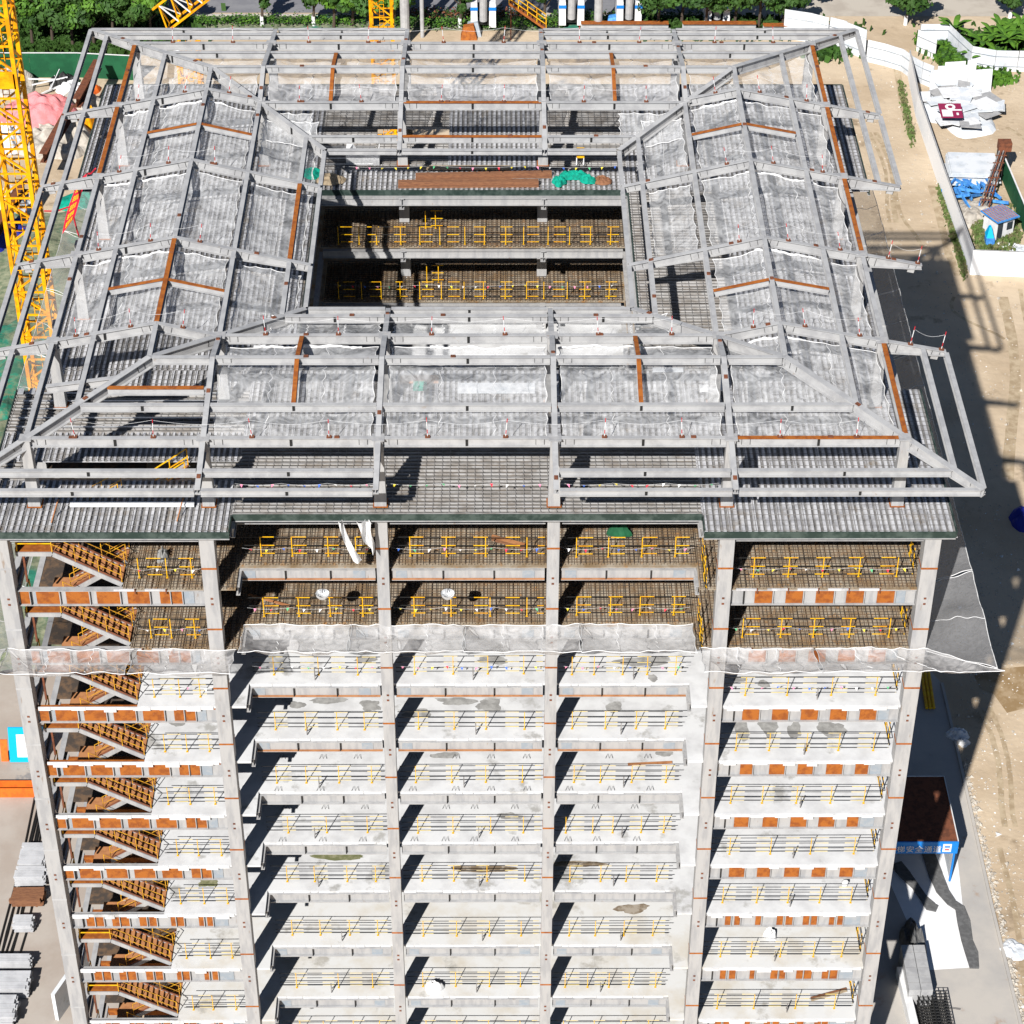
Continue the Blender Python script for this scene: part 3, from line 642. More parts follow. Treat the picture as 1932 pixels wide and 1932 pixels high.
for s,side in ((1,'right'),(-1,'left')):
    for i,(a,b_) in enumerate(zip(ys,ys[1:])):
        net('catch_net','grey see-through catch net along the %s side, %s from the front'%(side,ORD[i]),lambda u,v,a=a,b_=b_,s=s,i=i:(s*(22.85+2.95*v),(a+(2.6*(1-v) if i==0 else 0))+(b_-.12-a-(2.6*(1-v) if i==0 else 0))*u,-7.6+1.1*v),FN,m='netG',nu=12,nv=8,sag=.12,ki=2,kj=2,sc=.03)
# ------------------------------------------------------------ lifeline posts on roof
LP=MB()
for i in range(5): LP.tube([(0,0,.22*i),(0,0,.22*(i+1))],.02,'red' if i in (1,4) else 'white',5)
lp=LP.build('pole'); lpm=lp.data; bpy.data.objects.remove(lp)
CL=MB(); CL.box(-.12,.12,-.09,.09,0,.08,'rustD'); cl=CL.build('clamp'); clm=cl.data; bpy.data.objects.remove(cl)
def lifepost(x,y,z,label,tx=0,ty=0):
    r=bpy.data.objects.new('lifeline_post',None); COL.objects.link(r); r.location=(x,y,z); r.rotation_euler=(tx,ty,0)
    tag(r,label,'lifeline post','red and white lifeline posts clamped to the roof beams')
    for n_,me in (('pole',lpm),('clamp',clm)):
        p=bpy.data.objects.new(n_,me); COL.objects.link(p); p.parent=r
wn={1:'second',2:'third',3:'fourth',4:'rear'}
lines=[]
for j in range(1,5):
    for s,side in ((-1,'left'),(1,'right')):
        prev=None
        for d,dn in ((1.2,'near the outer column'),(4.0,'just outside the ridge'),(6.6,'just inside the ridge')):
            x=s*(20.9-d); z=zr(d)+.0; tl=random.uniform(-.1,.1)
            lifepost(x,GY[j],z,'red and white post on the %s rafter of the %s wing %s'%(wn[j],side,dn),random.uniform(-.05,.05),-s*.12+tl)
            if prev: lines.append((prev,(x,GY[j],z+1.0)))
            prev=(x,GY[j],z+1.0)
for s,wing in ((0,'front'),(1,'back')):
    Yf=(lambda d:d) if s==0 else (lambda d:Yb-d)
    for d,ln in ((0,'outer beam'),(8.4,'inner beam')):
        prev=None
        for i in range(5):
            if d>5 and i in (0,4): prev=None; continue
            for q in (.28,.72):
                x=GX[i]+(GX[i+1]-GX[i])*q
                lifepost(x,Yf(d),zr(d),'red and white post on the %s, %s wing, %s bay, %s end'%(ln,wing,['first','second','third','fourth','fifth'][i],'left' if q<.5 else 'right'),random.uniform(-.08,.08),random.uniform(-.1,.1))
                if prev: lines.append((prev,(x,Yf(d),zr(d)+1.0)))
                prev=(x,Yf(d),zr(d)+1.0)
for x,y,lab in ((22.3,8.38,'near'),(23.9,8.38,'far'),(22.3,16.7,'near'),(23.9,16.7,'far')):
    lifepost(x,y,zr(20.9-x),'red and white post on the %s end of the %s right outrigger'%(lab,'second' if y<10 else 'third'),0,.12)
lines+=[((22.45,8.38,4.6),(24.0,8.38,4.3)),((22.45,16.7,4.6),(24.0,16.7,4.3))]
RC={}
def ropelab(a,b):
    c=(a+b)/2
    w='right outrigger' if c.x>21.5 else None
    if abs(a.y-b.y)<.01 and abs(c.x)>12 and 7<c.y<34.5 and abs(a.x-b.x)<4:
        j=min(range(6),key=lambda q:abs(GY[q]-c.y)); side='left' if c.x<0 else 'right'
        if w: return 'thin rope on the %s right outrigger'%ORD[j]
        return 'thin lifeline rope on the %s rafter of the %s wing, %s half'%(ORD[j],side,'outer' if abs(c.x)>18 else 'inner')
    wing='front outer beam' if c.y<4 else 'front inner beam' if c.y<20 else 'back inner beam' if c.y<37 else 'back outer beam'
    RC[wing]=RC.get(wing,0)+1
    return 'thin lifeline rope along the %s, %s from the left'%(wing,ORD[RC[wing]-1])
for a,b_ in lines:
    a=Vector(a);b_=Vector(b_); pts=[a.lerp(b_,i/8)-Vector((0,0,.25*math.sin(math.pi*i/8))) for i in range(9)]
    o=MB().tube(pts,.006,'white',3).build('lifeline_rope',loc=a); tag(o,ropelab(a,b_),'rope','lifeline ropes strung over the roof')
# ------------------------------------------------------------ pennant strings
def pennants(x0,x1,y,z,label,seed,dz=.0,y1=None):
    rnd=random.Random(seed); y1=y if y1 is None else y1
    r=empty('pennant_string',(x0,y,z),label,'pennant string','strings of small coloured pennants')
    n=int(abs(x1-x0)/.75)
    sg=lambda t:z-.12*math.sin(math.pi*((t*3)%1))
    MB().tube([(x0+(x1-x0)*i/24,y+(y1-y)*i/24,sg(i/24)) for i in range(25)],.005,'white',3).build('cord',r)
    for i in range(n):
        t=(i+.5)/n; x=x0+(x1-x0)*t; zz=sg(t); yy=y+(y1-y)*t; q=MB(); tl=rnd.uniform(-.08,.08)
        q.quad([(x-.075,yy,zz),(x+.075,yy,zz),(x+tl,yy+rnd.uniform(-.08,.08),zz-.17)],'fl%d'%rnd.randrange(6)); q.build('flag',r)
sd_=1
for k in (1,2,3):
    for i,(a,b_,y) in enumerate(((-16.5,-13,-1.1),(-11.2,-4.6,.5),(-3.8,3.8,.5),(4.6,11.2,.5),(13,21.8,-1.1))):
        pennants(a,b_,y,FZ[k]+.75,'string of coloured pennants, %s, %s'%(lvl(k),BAYN[i]),sd_); sd_+=1
pennants(-11.3,-4.5,.35,1.0,'pennant string low over the front roof deck, left part',50); pennants(-3.9,3.9,.35,1.0,'pennant string low over the front roof deck, middle part',51); pennants(4.5,12.2,.35,1.0,'pennant string low over the front roof deck, right part',52)
pennants(-8,8.8,31.6,1.0,'pennant string above the back edge of the courtyard',53)
pennants(-8.5,8.8,30.9,FZ[2]+.9,'pennant string on the guardrail of the lower courtyard floor',55)
# ------------------------------------------------------------ loose things on the roof and floors
def heap(name,label,cat,c,rx,ry,h,m,seed=0,n=14,parent=None,rough=.35,group=None):
    def g(u,v):
        a=2*math.pi*u; r=v; ca,sa=math.cos(a),math.sin(a); f=1+.3*(vn(ca*1.6+seed,sa*1.6+seed)-.5)*2
        x,y=r*ca,r*sa; k=max(0,1-r**2.2)
        return Vector((c[0]+x*rx*f,c[1]+y*ry*f,c[2]+h*k**.7*(1-rough+2*rough*vn(x*4+seed*7,y*4+seed))*(.88+.24*vn(x*7+seed,y*7)) ))
    o=MB().grid(g,n*2,n,m).build(name,loc=c,smooth=False); return tag(o,label,cat,group)
def slabthing(name,label,cat,p0,p1,w,h,m,group=None,rot=None):
    a=Vector(p0);b=Vector(p1); o=MB().bar(a,b,w,h,m).build(name,loc=a); return tag(o,label,cat,group)
heap('green_net_heap','bright green net bundle nearest the courtyard edge','net bundle',(5.1,31.3,.05),.5,.5,.4,'teal',1,group='crumpled green nets by the courtyard')
heap('green_net_heap','long crumpled green net behind the bright green bundle','net bundle',(5.9,32.0,.05),.95,.45,.4,'teal',2,group='crumpled green nets by the courtyard')
heap('green_net_heap','green net bundle at the right end beside brown debris','net bundle',(6.8,31.5,.05),.5,.4,.35,'teal',3,group='crumpled green nets by the courtyard')
heap('debris_heap','brown tangle of wire beside the green nets','debris',(7.7,31.5,.05),.5,.45,.25,'wood',4)
heap('green_net_heap','small green net scrap under the back left inner net','net bundle',(-9.6,32.2,.05),.7,.5,.4,'teal',5)
o=empty('tool_stand',(6.4,33.2,.05),'yellow box on a white stand near the back of the courtyard','stand')
MB().box(6.2,6.65,33.0,33.4,.75,1.25,'yel').build('box',o)
for x in (6.2,6.62):
    for y in (33.02,33.36): MB().bar((x,y,.05),(x,y,.75),.05,.05,'white').build('leg',o)
def zb(x0,y0,x1,y1,z,w,label,m='wood'):
    o=empty('steel_section',(x0,y0,z),label,'steel section','rusty sections lying by the courtyard'); MB().bar((x0,y0,z+.15),(x1,y1,z+.15),w,.3,m).build('web',o); MB().bar((x0,y0-w*.7,z+.05),(x1,y1-w*.7,z+.05),w*.9,.1,m).build('flange',o)
zb(-4.4,31.05,3.9,31.15,.0,.3,'brown rusty section lying nearest the courtyard edge'); zb(-3.4,31.9,4.7,32.2,.0,.28,'brown rusty section lying second from the courtyard edge')
slabthing('timber_plank','pale timber plank lying behind the rusty sections','plank',(-3,33,.1),(2.2,33,.1),.45,.08,'woodP')
o=empty('metal_duct',(-6.6,34,0),'open white sheet metal duct lying near the back left of the courtyard','duct')
MB().box(-7.6,-5.6,33.4,33.46,.0,1.0,'alu').box(-7.6,-5.6,33.46,34.5,.0,.05,'alu').build('casing',o); MB().hexa([(-7.6,33.46,.05),(-7.3,33.46,.05),(-6.7,34.5,.05),(-7.6,34.5,.05),(-7.6,33.46,.9),(-7.5,33.46,.9),(-7.2,34.5,.9),(-7.6,34.5,.9)],'white').build('flap',o); MB().box(-5.66,-5.6,33.46,34.5,.05,.9,'white').build('end_plate',o)
heap('cardboard_pile','flattened brown cardboard on the deck left of the courtyard','cardboard',(-8.4,31.6,.05),.9,.6,.3,'woodP',9)
for x,y,w,l,z,lab,m in ((-.6,9.25,4.0,.9,.12,'long pale blue sheet under the middle front net','whiteD'),(12.7,8.9,.4,1.6,.5,'white panel standing by the fifth column in the front wing','white'),(9.6,11.2,1.6,.35,.12,'pale sheet stack behind the right front net','whiteD'),(-2.9,9.5,.7,.8,.12,'small teal sheet under the middle front net','teal'),(-3.6,10.2,2.0,.7,.1,'pinkish board beside the small teal sheet','rustP'),(11.9,9.1,.5,.6,.3,'white sack on the deck left of the fifth column','white')):
    o=MB().box(x,x+w,y,y+l,z,z+.06,m).build('loose_sheet',loc=(x,y,z)); tag(o,lab,'sheet')
# white rag hanging from the front edge
b=MB()
b.grid(lambda u,v:(-5.0+.45*(u-.5)*(1.6-v)+.35*v+.05*math.sin(7*v+3*u),-1.0-.22*math.sin(7*u+4*v),-.25-2.1*v*(.85+.15*u)),10,24,'clearw')
b.grid(lambda u,v:(-6.1+.22*(u-.5)*(1+v)+.75*v**1.4+.04*math.sin(6*v+5*u),-1.05-.15*math.sin(5*u+6*v),-.25-2.5*v),6,18,'clearw')
o=b.build('torn_sheet',loc=(-5.6,-1,-.2),smooth=True); tag(o,'torn white plastic sheet hanging from the front roof edge left of the third column','plastic sheet')
# white lamps / bags below first floor beam
for x,lab in ((-7.2,'left of'),(-1.0,'right of')):
    o=MB().grid(lambda u,v:(x+.35*math.cos(6.283*u)*math.sin(1.57*v+.01),-.9+.35*math.sin(6.283*u)*math.sin(1.57*v+.01),FZ[1]-1.35+.35*(1-math.cos(1.57*v))),12,5,'alu').build('hanging_lamp',loc=(x,-.9,FZ[1]-1.3)); tag(o,'round pale work lamp hung under the upper beam %s the third column'%lab,'lamp')
    MB().bar((x,-.9,FZ[1]-1.0),(x,-.3,FZ[1]-.8),.03,.03,'black').build('hanger',o)
for x,y,k,rx,lab,m in ((-15.2,.6,1,.3,'grey green bag on the top open floor of the left bay','stainG'),(7.6,2.6,1,.6,'dark green crumpled net on the top open floor','green'),(-2.3,.55,9,.55,'white sack on the ninth open floor in the middle bay','clearw'),(-19.5+6.2,.2,3,.0,'',''),(17,.6,8,.35,'white box on the eighth open floor of the right bay','white')):
    if rx: heap('floor_bag',lab,'bag',(x,y,FZ[k]),rx,.4,.55,m,x)
rc=random.Random(77)
def clutter(kind,k,i):
    x=[rc.uniform(-16,-13.4),rc.uniform(-10.8,-5),rc.uniform(-3.6,3.6),rc.uniform(4.8,10.8),rc.uniform(13.2,21)][i]; y=rc.uniform(1.2,3.0) if 0<i<4 else rc.uniform(-.4,1.4); z=FZ[k]+.01+(.1 if k<3 else 0); a=rc.uniform(-.5,.5)
    if kind=='plank':
        L=rc.uniform(1.5,3); q=MB()
        for t in range(rc.choice((1,2,3))): q.bar((x-L/2*math.cos(a),y-L/2*math.sin(a)+t*.16,z+.04),(x+L/2*math.cos(a),y+L/2*math.sin(a)+t*.16+.02,z+.04),.14,.05,rc.choice(('woodP','wood','rustP')))
        o=q.build('timber_plank',loc=(x,y,z)); tag(o,'timber lying on the %s, %s'%(lvl(k),BAYN[i]),'timber')
    elif kind=='hose':
        o=MB().tube([(x+.42*math.cos(t*.6)*(1+.02*t),y+.42*math.sin(t*.6)*(1+.015*t),z+.04+.003*t) for t in range(26)]+[(x+.6+t*.4,y+.2*math.sin(t),z+.04) for t in range(5)],.03,rc.choice(('black','red','blueR')),4).build('coiled_hose',loc=(x,y,z)); tag(o,'coiled hose on the %s, %s'%(lvl(k),BAYN[i]),'hose')
    elif kind=='bucket':
        r_=empty('bucket',(x,y,z),'small bucket standing on the %s, %s'%(lvl(k),BAYN[i]),'bucket'); MB().tube([(x,y,z),(x,y,z+.36)],.14,rc.choice(('blueR','white','black')),10,r1=.19).build('pail',r_); MB().tube([(x-.19,y,z+.36),(x-.1,y,z+.5),(x+.1,y,z+.5),(x+.19,y,z+.36)],.012,'black',3).build('handle',r_)
    elif kind=='sacks':
        r_=empty('cement_sack_pile',(x,y,z),'small pile of sacks on the %s, %s'%(lvl(k),BAYN[i]),'sacks')
        for t in range(4): 
            c_=(x+(t%2)*.55,y+rc.uniform(-.05,.05),z+(t//2)*.16); MB().grid(lambda u,v,c_=c_:(c_[0]+.27*math.cos(6.283*u)*abs(math.sin(3.1416*v))**.5,c_[1]+.2*math.sin(6.283*u)*abs(math.sin(3.1416*v))**.5,c_[2]+.16*(1-math.cos(3.1416*v))/2),10,6,'whiteD').build('sack',r_)
for kind,k,i in (('plank',5,3),('plank',9,4),('plank',1,2),('plank',2,1),('bucket',7,4)): clutter(kind,k,i)
# yellow hooks and dark small items
for x,y,lab in ((-19.9,-1.6,'left'),(-13.9,-1.5,'right')):
    slabthing('rebar_stub','thin steel bar lying at the %s of the front left deck'%lab,'steel bar',(x,y,.12),(x+.2,y+1.2,.6),.05,.05,'rustP')
b=MB().box(-19.2,-13.2,-.35,-.1,.1,.25,'white').build('barrier_board',loc=(-19.2,-.3,0)); tag(b,'long white board lying on the front left roof deck','board')
# ------------------------------------------------------------ tower crane masts
def mast(cx,cy,z0,z1,w,hb,label,nm='tower_crane'):
    r=empty(nm,(cx,cy,z0),label,'tower crane','yellow tower cranes')
    for sx in (-1,1):
        for sy in (-1,1): MB().bar((cx+sx*w/2,cy+sy*w/2,z0),(cx+sx*w/2,cy+sy*w/2,z1),.25,.25,'crane').build('chord',r)
    n=int((z1-z0)/hb); h=w/2
    for i in range(n):
        b=MB(); za=z0+i*hb; zb_=za+hb; cs=[(-h,-h),(h,-h),(h,h),(-h,h)]
        for q in range(4):
            a=cs[q]; c=cs[(q+1)%4]
            if i%2: a,c=c,a
            b.bar((cx+cs[q][0],cy+cs[q][1],za),(cx+cs[(q+1)%4][0],cy+cs[(q+1)%4][1],za),.11,.11,'crane')
            b.bar((cx+a[0],cy+a[1],za+.1),(cx+c[0],cy+c[1],zb_-.1),.12,.12,'crane')
        # ladder
        for yy in (.2,-.2): b.bar((cx+yy,cy+.2,za),(cx+yy,cy+.2,zb_),.05,.05,'crane')
        for q in range(5): b.bar((cx-.2,cy+.2,za+hb*q/5),(cx+.2,cy+.2,za+hb*q/5),.04,.04,'crane')
        b.build('lattice_bay',r)
    return r
m1=mast(-28.95,40.1,ZG,10,1.95,1.75,'tall yellow lattice tower crane mast left of the building')
MB().box(-29.9,-28.0,39.0,39.1,2.2,3.2,'crane').build('collar_plate',m1)
mast(-9.4,111,ZG,4,1.95,1.9,'distant yellow lattice crane mast behind the back wing')
m3=mast(-23.4,81,ZG,-14.8,1.6,1.8,'yellow crane with lattice jib rising behind the back left roof corner')
b=MB(); A0=Vector((-24.8,81,-13.9)); B0=Vector((-9.8,81,-2.2)); d=(B0-A0).normalized(); nrm=Vector((0,1,0)); upv=d.cross(nrm)*-1
if upv.z<0: upv=-upv
cc=[(-.7,0),(.7,0),(0,1.9),]
for q in cc: b.bar(A0+nrm*q[0]+upv*q[1],B0+nrm*q[0]+upv*q[1],.16,.16,'crane')
n=15
for i in range(n):
    a=A0.lerp(B0,i/n);c=A0.lerp(B0,(i+.5)/n);e2=A0.lerp(B0,(i+1)/n)
    for q in (-.7,.7): b.bar(a+nrm*q,c+upv*1.9,.09,.09,'crane'); b.bar(c+upv*1.9,e2+nrm*q,.09,.09,'white')
    b.bar(a-nrm*.7,a+nrm*.7,.08,.08,'crane')
b.build('jib',m3)
# red banner
bo=empty('banner',(-24,30,0),'slanted red banner with yellow lettering tied between the crane and the roof','banner')
T=aA=None
def yp(u,v,Y):
    d=CF+CR*((u-966)/F)-CU*((v-966)/F); return CC+d*((Y-CC.y)/d.y)
tl,tr,bl,br=yp(156,352,30),yp(169,332,30),yp(119,446,30),yp(135,420,30)
LE=[yp(153,337,30),yp(128,378,30),yp(117,443,30)]; RE=[yp(164,326,29.3),yp(148,375,29.3),yp(138,414,29.3)]
def q3(E,v): return E[0].lerp(E[1],v).lerp(E[1].lerp(E[2],v),v)
def bq(u,v,off=0): 
    p=q3(LE,v).lerp(q3(RE,v),u); return p+Vector((0,.1*math.sin(v*7)+off,0))
MB().grid(lambda u,v:bq(u*1.15,v),6,24,'redcloth').build('cloth',bo,smooth=True)
b=MB(); rnd=random.Random(4)
for ch in range(6):
    v0=.06+ch*.155
    for st in range(3):
        vv=v0+.03+st*.035; b.quad([bq(.2,vv,-.04),bq(.85,vv,-.04),bq(.85,vv+.016,-.04),bq(.2,vv+.016,-.04)],'yel')
    for st in (.28,.5,.74): b.quad([bq(st,v0+.02,-.05),bq(st+.09,v0+.02,-.05),bq(st+.09,v0+.125,-.05),bq(st,v0+.125,-.05)],'yel')
b.build('lettering',bo)
b=MB()
for a,c in ((yp(84,398,39.3),bq(0,.55)),(bq(1,.95),yp(151,452,22)),(bq(1,.02),yp(180,318,26))): b.tube([a,(a+c)/2-Vector((0,0,.15)),c],.05,'redcloth',5)
b.build('cord',bo)
# ------------------------------------------------------------ fences and yards
def wallrun(name,label,pts,h,m,cat='fence',group=None,post=2.4,tk=.06,top=None,mats=None):
    P_=[gp(*p) for p in pts]; r=empty(name,(P_[0].x,P_[0].y,ZG),label,cat,group)
    for i,(a,b) in enumerate(zip(P_,P_[1:])):
        d=(b-a); L=d.length; n=max(1,round(L/post)); d.normalize()
        for q in range(n):
            p=a+d*(L*q/n); p2=a+d*(L*(q+1)/n-.02); hh=h*(1+random.uniform(-.01,.01)); t=random.uniform(-.03,.03) if post<6 else 0
            up=Vector((t,t*.6,1)); pn=MB(); x=Vector((-d.y,d.x,0))*tk/2
            pn.hexa([p-x,p2-x,p2+x,p+x]+[w+up*hh for w in (p-x,p2-x,p2+x,p+x)],m); pn.build('panel',r)
            if post<6: pb=MB(); pb.bar((p.x,p.y,ZG),(p.x+up.x*hh,p.y+up.y*hh,ZG+hh+.03),.07,.07,'steelL'); pb.build('post',r)
        for hz in (.25,.72):
            if post<6: pb=MB(); x2=Vector((-d.y,d.x,0)); x2=x2 if x2.y<0 else -x2; pb.bar(a+x2*.09+Vector((0,0,h*hz)),b+x2*.09+Vector((0,0,h*hz)),.05,.05,'steelB'); pb.build('rail',r)
        if top: pb=MB(); pb.bar((a.x,a.y,ZG+h+.03),(b.x,b.y,ZG+h+.03),.14,.05,top); pb.build('cap',r)
    return r
wallrun('site_hoarding','long smooth white site wall running beside the sandy strip and turning right',[(1712,138),(1728,220),(1773,355),(1830.6,518),(1945,523),(2050,528)],2.6,'wallw','wall',post=8,tk=.1,top='steelL')
wallrun('site_hoarding','tall white panel fence behind the back right roof corner',[(1478,72),(1530,80),(1592,96),(1632,112)],3.4,'whiteD','fence','white sheet hoardings on the right')
wallrun('site_hoarding','white panel fence winding from the roof corner to the long white wall',[(1634,116),(1668,124),(1700,134),(1716,146),(1738,158),(1758,166)],2.5,'whiteD','fence','white sheet hoardings on the right')
wallrun('site_hoarding','bright white gate panel standing left of the weeds by the banana plants',[(1728.5,96),(1764,112)],2.5,'white','fence','white sheet hoardings on the right',post=5)
wallrun('site_hoarding','pale blue panel fence bending in front of the banana plants',[(1733,84),(1786,84),(1806,104),(1830,126),(1875,134),(1960,136)],2.4,'whiteD','fence','white sheet hoardings on the right')
wallrun('green_hoarding','green hoarding beyond the pink tarpaulin at the far left',[(-40,146),(60,146),(150,146),(265,152)],2.8,'green','fence',post=8,top='white')
wallrun('green_hoarding','green mesh fence right of the blue roofed hut',[(1888,332),(1910,385),(1945,470)],2.3,'green','fence',post=8,top='white')
# hut
hc=gp(1881,443); cx,cy=hc.x,hc.y
r=empty('guard_hut',(cx,cy,ZG),'small white hut with a faded blue roof beside the green mesh fence','hut')
ca,sa=math.cos(.5),math.sin(.5)
def hp(x,y,z): return (cx+x*ca-y*sa,cy+x*sa+y*ca,ZG+z)
def hbox(x0,x1,y0,y1,z0,z1,m,name):
    return MB().hexa([hp(x0,y0,z0),hp(x1,y0,z0),hp(x1,y1,z0),hp(x0,y1,z0),hp(x0,y0,z1),hp(x1,y0,z1),hp(x1,y1,z1),hp(x0,y1,z1)],m).build(name,r)
hbox(-1.0,1.0,-1.0,1.0,0,2.2,'white','wall'); rf=hbox(-1.3,1.3,-1.3,1.3,2.2,2.34,'blueR','roof')
for q in range(9): MB().hexa([hp(-1.2+q*.28,-1.2,2.345),hp(-1.08+q*.28,-1.2,2.345),hp(-1.08+q*.28,1.2,2.345),hp(-1.2+q*.28,1.2,2.345),hp(-1.2+q*.28,-1.2,2.38),hp(-1.08+q*.28,-1.2,2.38),hp(-1.08+q*.28,1.2,2.38),hp(-1.2+q*.28,1.2,2.38)],'rustP').build('roof_rib',rf)
hbox(-.95,-.35,-1.03,-1.0,.05,1.95,'glass','door'); hbox(.15,.8,-1.03,-1.0,1.0,1.8,'glass','window'); hbox(1.0,1.03,-.6,.5,1.0,1.8,'glass','window')
# blue portable thing, sheets, frames, rig
g0=gp(1865,464); r=empty('pump_cart',(g0.x,g0.y,ZG),'small bright blue machine with a pale hood in the grass before the hut','machine')
MB().box(g0.x-.4,g0.x+.4,g0.y-.5,g0.y+.4,.2+ZG,ZG+1.0,'blueR').build('body',r); MB().hexa([(g0.x-.35,g0.y-.3,ZG+1.),(g0.x+.35,g0.y-.3,ZG+1.),(g0.x+.35,g0.y+.8,ZG+1.),(g0.x-.35,g0.y+.8,ZG+1.),(g0.x-.1,g0.y+.2,ZG+1.9),(g0.x+.1,g0.y+.2,ZG+1.9),(g0.x+.1,g0.y+.6,ZG+1.9),(g0.x-.1,g0.y+.6,ZG+1.9)],'cyan').build('hood',r)
for x in (-.42,.42): MB().tube([(g0.x+x-.04,g0.y-.2,ZG+.2),(g0.x+x+.04,g0.y-.2,ZG+.2)],.2,'black',10).build('wheel',r)
def stack(name,label,cat,u,v,w,l,n,t,m,rot=0,jit=.15,group=None,z0=.1):
    g=gp(u,v); r=empty(name,(g.x,g.y,ZG),label,cat,group); rnd=random.Random(int(u*7+v))
    for i in range(n):
        a=rot+rnd.uniform(-jit,jit)*.4; dx,dy=rnd.uniform(-jit,jit),rnd.uniform(-jit,jit); c_,s_=math.cos(a),math.sin(a); z=ZG+z0+i*t
        f=lambda x,y,zz:(g.x+dx+x*c_-y*s_,g.y+dy+x*s_+y*c_,zz)
        ns=5 if name=='sheet_stack' else 1; q=MB(); e0=0
        for si in range(ns):
            ya,yb_=-l/2+l*si/ns,-l/2+l*(si+1)/ns-(.035 if ns>1 else 0); e0=rnd.uniform(-.12,.12) if ns>1 else 0; z_=z+(rnd.uniform(0,.02) if ns>1 else 0)
            q.hexa([f(-w/2+e0,ya,z_),f(w/2+e0,ya,z_),f(w/2+e0,yb_,z_),f(-w/2+e0,yb_,z_),f(-w/2+e0,ya,z_+t*.8),f(w/2+e0,ya,z_+t*.8),f(w/2+e0,yb_,z_+t*.8),f(-w/2+e0,yb_,z_+t*.8)],m)
        q.build('sheet',r)
    for q in (-.3,.3): MB().box(g.x+q*w-.06,g.x+q*w+.06,g.y-l*.45,g.y+l*.45,ZG,ZG+z0,'wood').build('bearer',r)
    return r
stack('panel_stack','stack of weathered pale panels behind the blue frames','panel stack',1832,338,4.6,4.2,9,.14,'whiteD',-.1,.25,z0=.6)
def frames(name,label,u,v,n,spread,Lm,m,seed,h=1.2,wd=.14,cat='frame pile'):
    g=gp(u,v); r=empty(name,(g.x,g.y,ZG),label,cat); rnd=random.Random(seed); b=MB()
    for i in range(n):
        a=rnd.uniform(0,3.14); x=g.x+rnd.uniform(-1,1)*spread; y=g.y+rnd.uniform(-1,1)*spread; l=rnd.uniform(.5,1)*Lm/2
        MB().bar((x-math.cos(a)*l,y-math.sin(a)*l,ZG+.1+rnd.random()*h),(x+math.cos(a)*l,y+math.sin(a)*l,ZG+.1+rnd.random()*h),wd,wd*2,m).build('bar',r)
    return r
frames('frame_pile','tangled pile of bright blue steel frames',1836,372,26,1.9,2.8,'blueR',3)
g0=gp(1850,412);g1=gp(1885,335); r=empty('drilling_rig',(g0.x,g0.y,ZG),'rusty drilling rig mast with a red brown box head leaning over the blue frames','drilling rig')
for q in (-.5,-.2,.15,.5):
    MB().tube([(g0.x+q,g0.y,ZG+.3),(g1.x+q*.6,g1.y,ZG+3.2)],.075,'rebarG' if q in (-.5,.15) else 'rustD',6).build('pipe',r)
b=MB()
for i in range(10): f=i/9; p=g0.lerp(g1,f); b.bar((p.x-.55,p.y,ZG+.35+2.9*f),(p.x+.55,p.y,ZG+.35+2.9*f),.09,.09,'rustD')
b.build('brace',r); MB().box(g1.x-.5,g1.x+.75,g1.y-.3,g1.y+.7,ZG+3.0,ZG+3.9,'rustD').build('head_box',r); MB().box(g1.x-.4,g1.x+.6,g1.y-.2,g1.y+.8,ZG,ZG+3.,'black').build('engine',r)
heap('stone_heap','pale heap of rubble beside the long white wall','rubble',gp(1838,405),2.0,2.6,.8,'stone',2)
heap('white_tarp','crumpled white tarpaulin on the grass by the wall corner','tarpaulin',gp(1893,466),1.6,1.0,.3,'white',3)
heap('white_tarp','pale green sheet lying next to the white tarpaulin','tarpaulin',gp(1915,468),1.2,1.0,.25,'whiteD',4)
# debris yard behind the long wall: leaning sheets, burgundy board
rnd=random.Random(12); g=gp(1800,205)
dh=heap('debris_heap','big heap of white sheets and panels behind the long white wall','debris heap',gp(1803,210),3.8,5.2,1.0,'whiteD',8,n=18)
for i in range(34):
    t=rnd.random()*6.283; q_=rnd.random()**.6; c0=gp(1803,210); p=Vector((c0.x+math.cos(t)*q_*3.8,c0.y+math.sin(t)*q_*5.4,ZG)); w,l=rnd.uniform(1.2,2.6),rnd.uniform(1,2.4); a=rnd.uniform(-.6,.6); c_,s_=math.cos(a),math.sin(a); z=ZG+1.15-q_*.5+rnd.random()*.5; tz=rnd.uniform(-.18,.18)
    pts=[(-w/2,-l/2),(w/2,-l/2),(w/2,l/2),(-w/2,l/2)]; q=MB(); lo=[(p.x+x*c_-y*s_,p.y+x*s_+y*c_,z+tz*x/w) for x,y in pts]; q.hexa(lo+[(x,y,zz+.06) for x,y,zz in lo],rnd.choice(['whiteD','whiteD','whiteD','steelL','white']))
    q.build('panel',dh)
for i,(u,v,w,h,m) in enumerate(((1772,170,2.0,2.0,'whiteD'),(1795,172,3.2,2.6,'whiteD'),(1830,168,1.0,3.0,'white'),(1852,176,2.0,2.4,'whiteD'),(1786,168,1.2,1.2,'steelL'),(1800,158,2.2,2.2,'white'))):
    p=gp(u,v); o=MB().hexa([(p.x-w/2,p.y,ZG),(p.x+w/2,p.y+.3,ZG),(p.x+w/2,p.y+.36,ZG),(p.x-w/2,p.y+.06,ZG),(p.x-w/2,p.y+.5,ZG+h),(p.x+w/2,p.y+.8,ZG+h),(p.x+w/2,p.y+.86,ZG+h),(p.x-w/2,p.y+.56,ZG+h)],m).build('metal_sheet',loc=(p.x,p.y,ZG)); tag(o,'%s panel standing upright behind the debris heap, %s from the left'%({'whiteD':'pale','white':'bright white','steelL':'grey'}[m],ORD[[0,2,4,5,1,3][i]]),'panel','panels standing behind the debris heap')
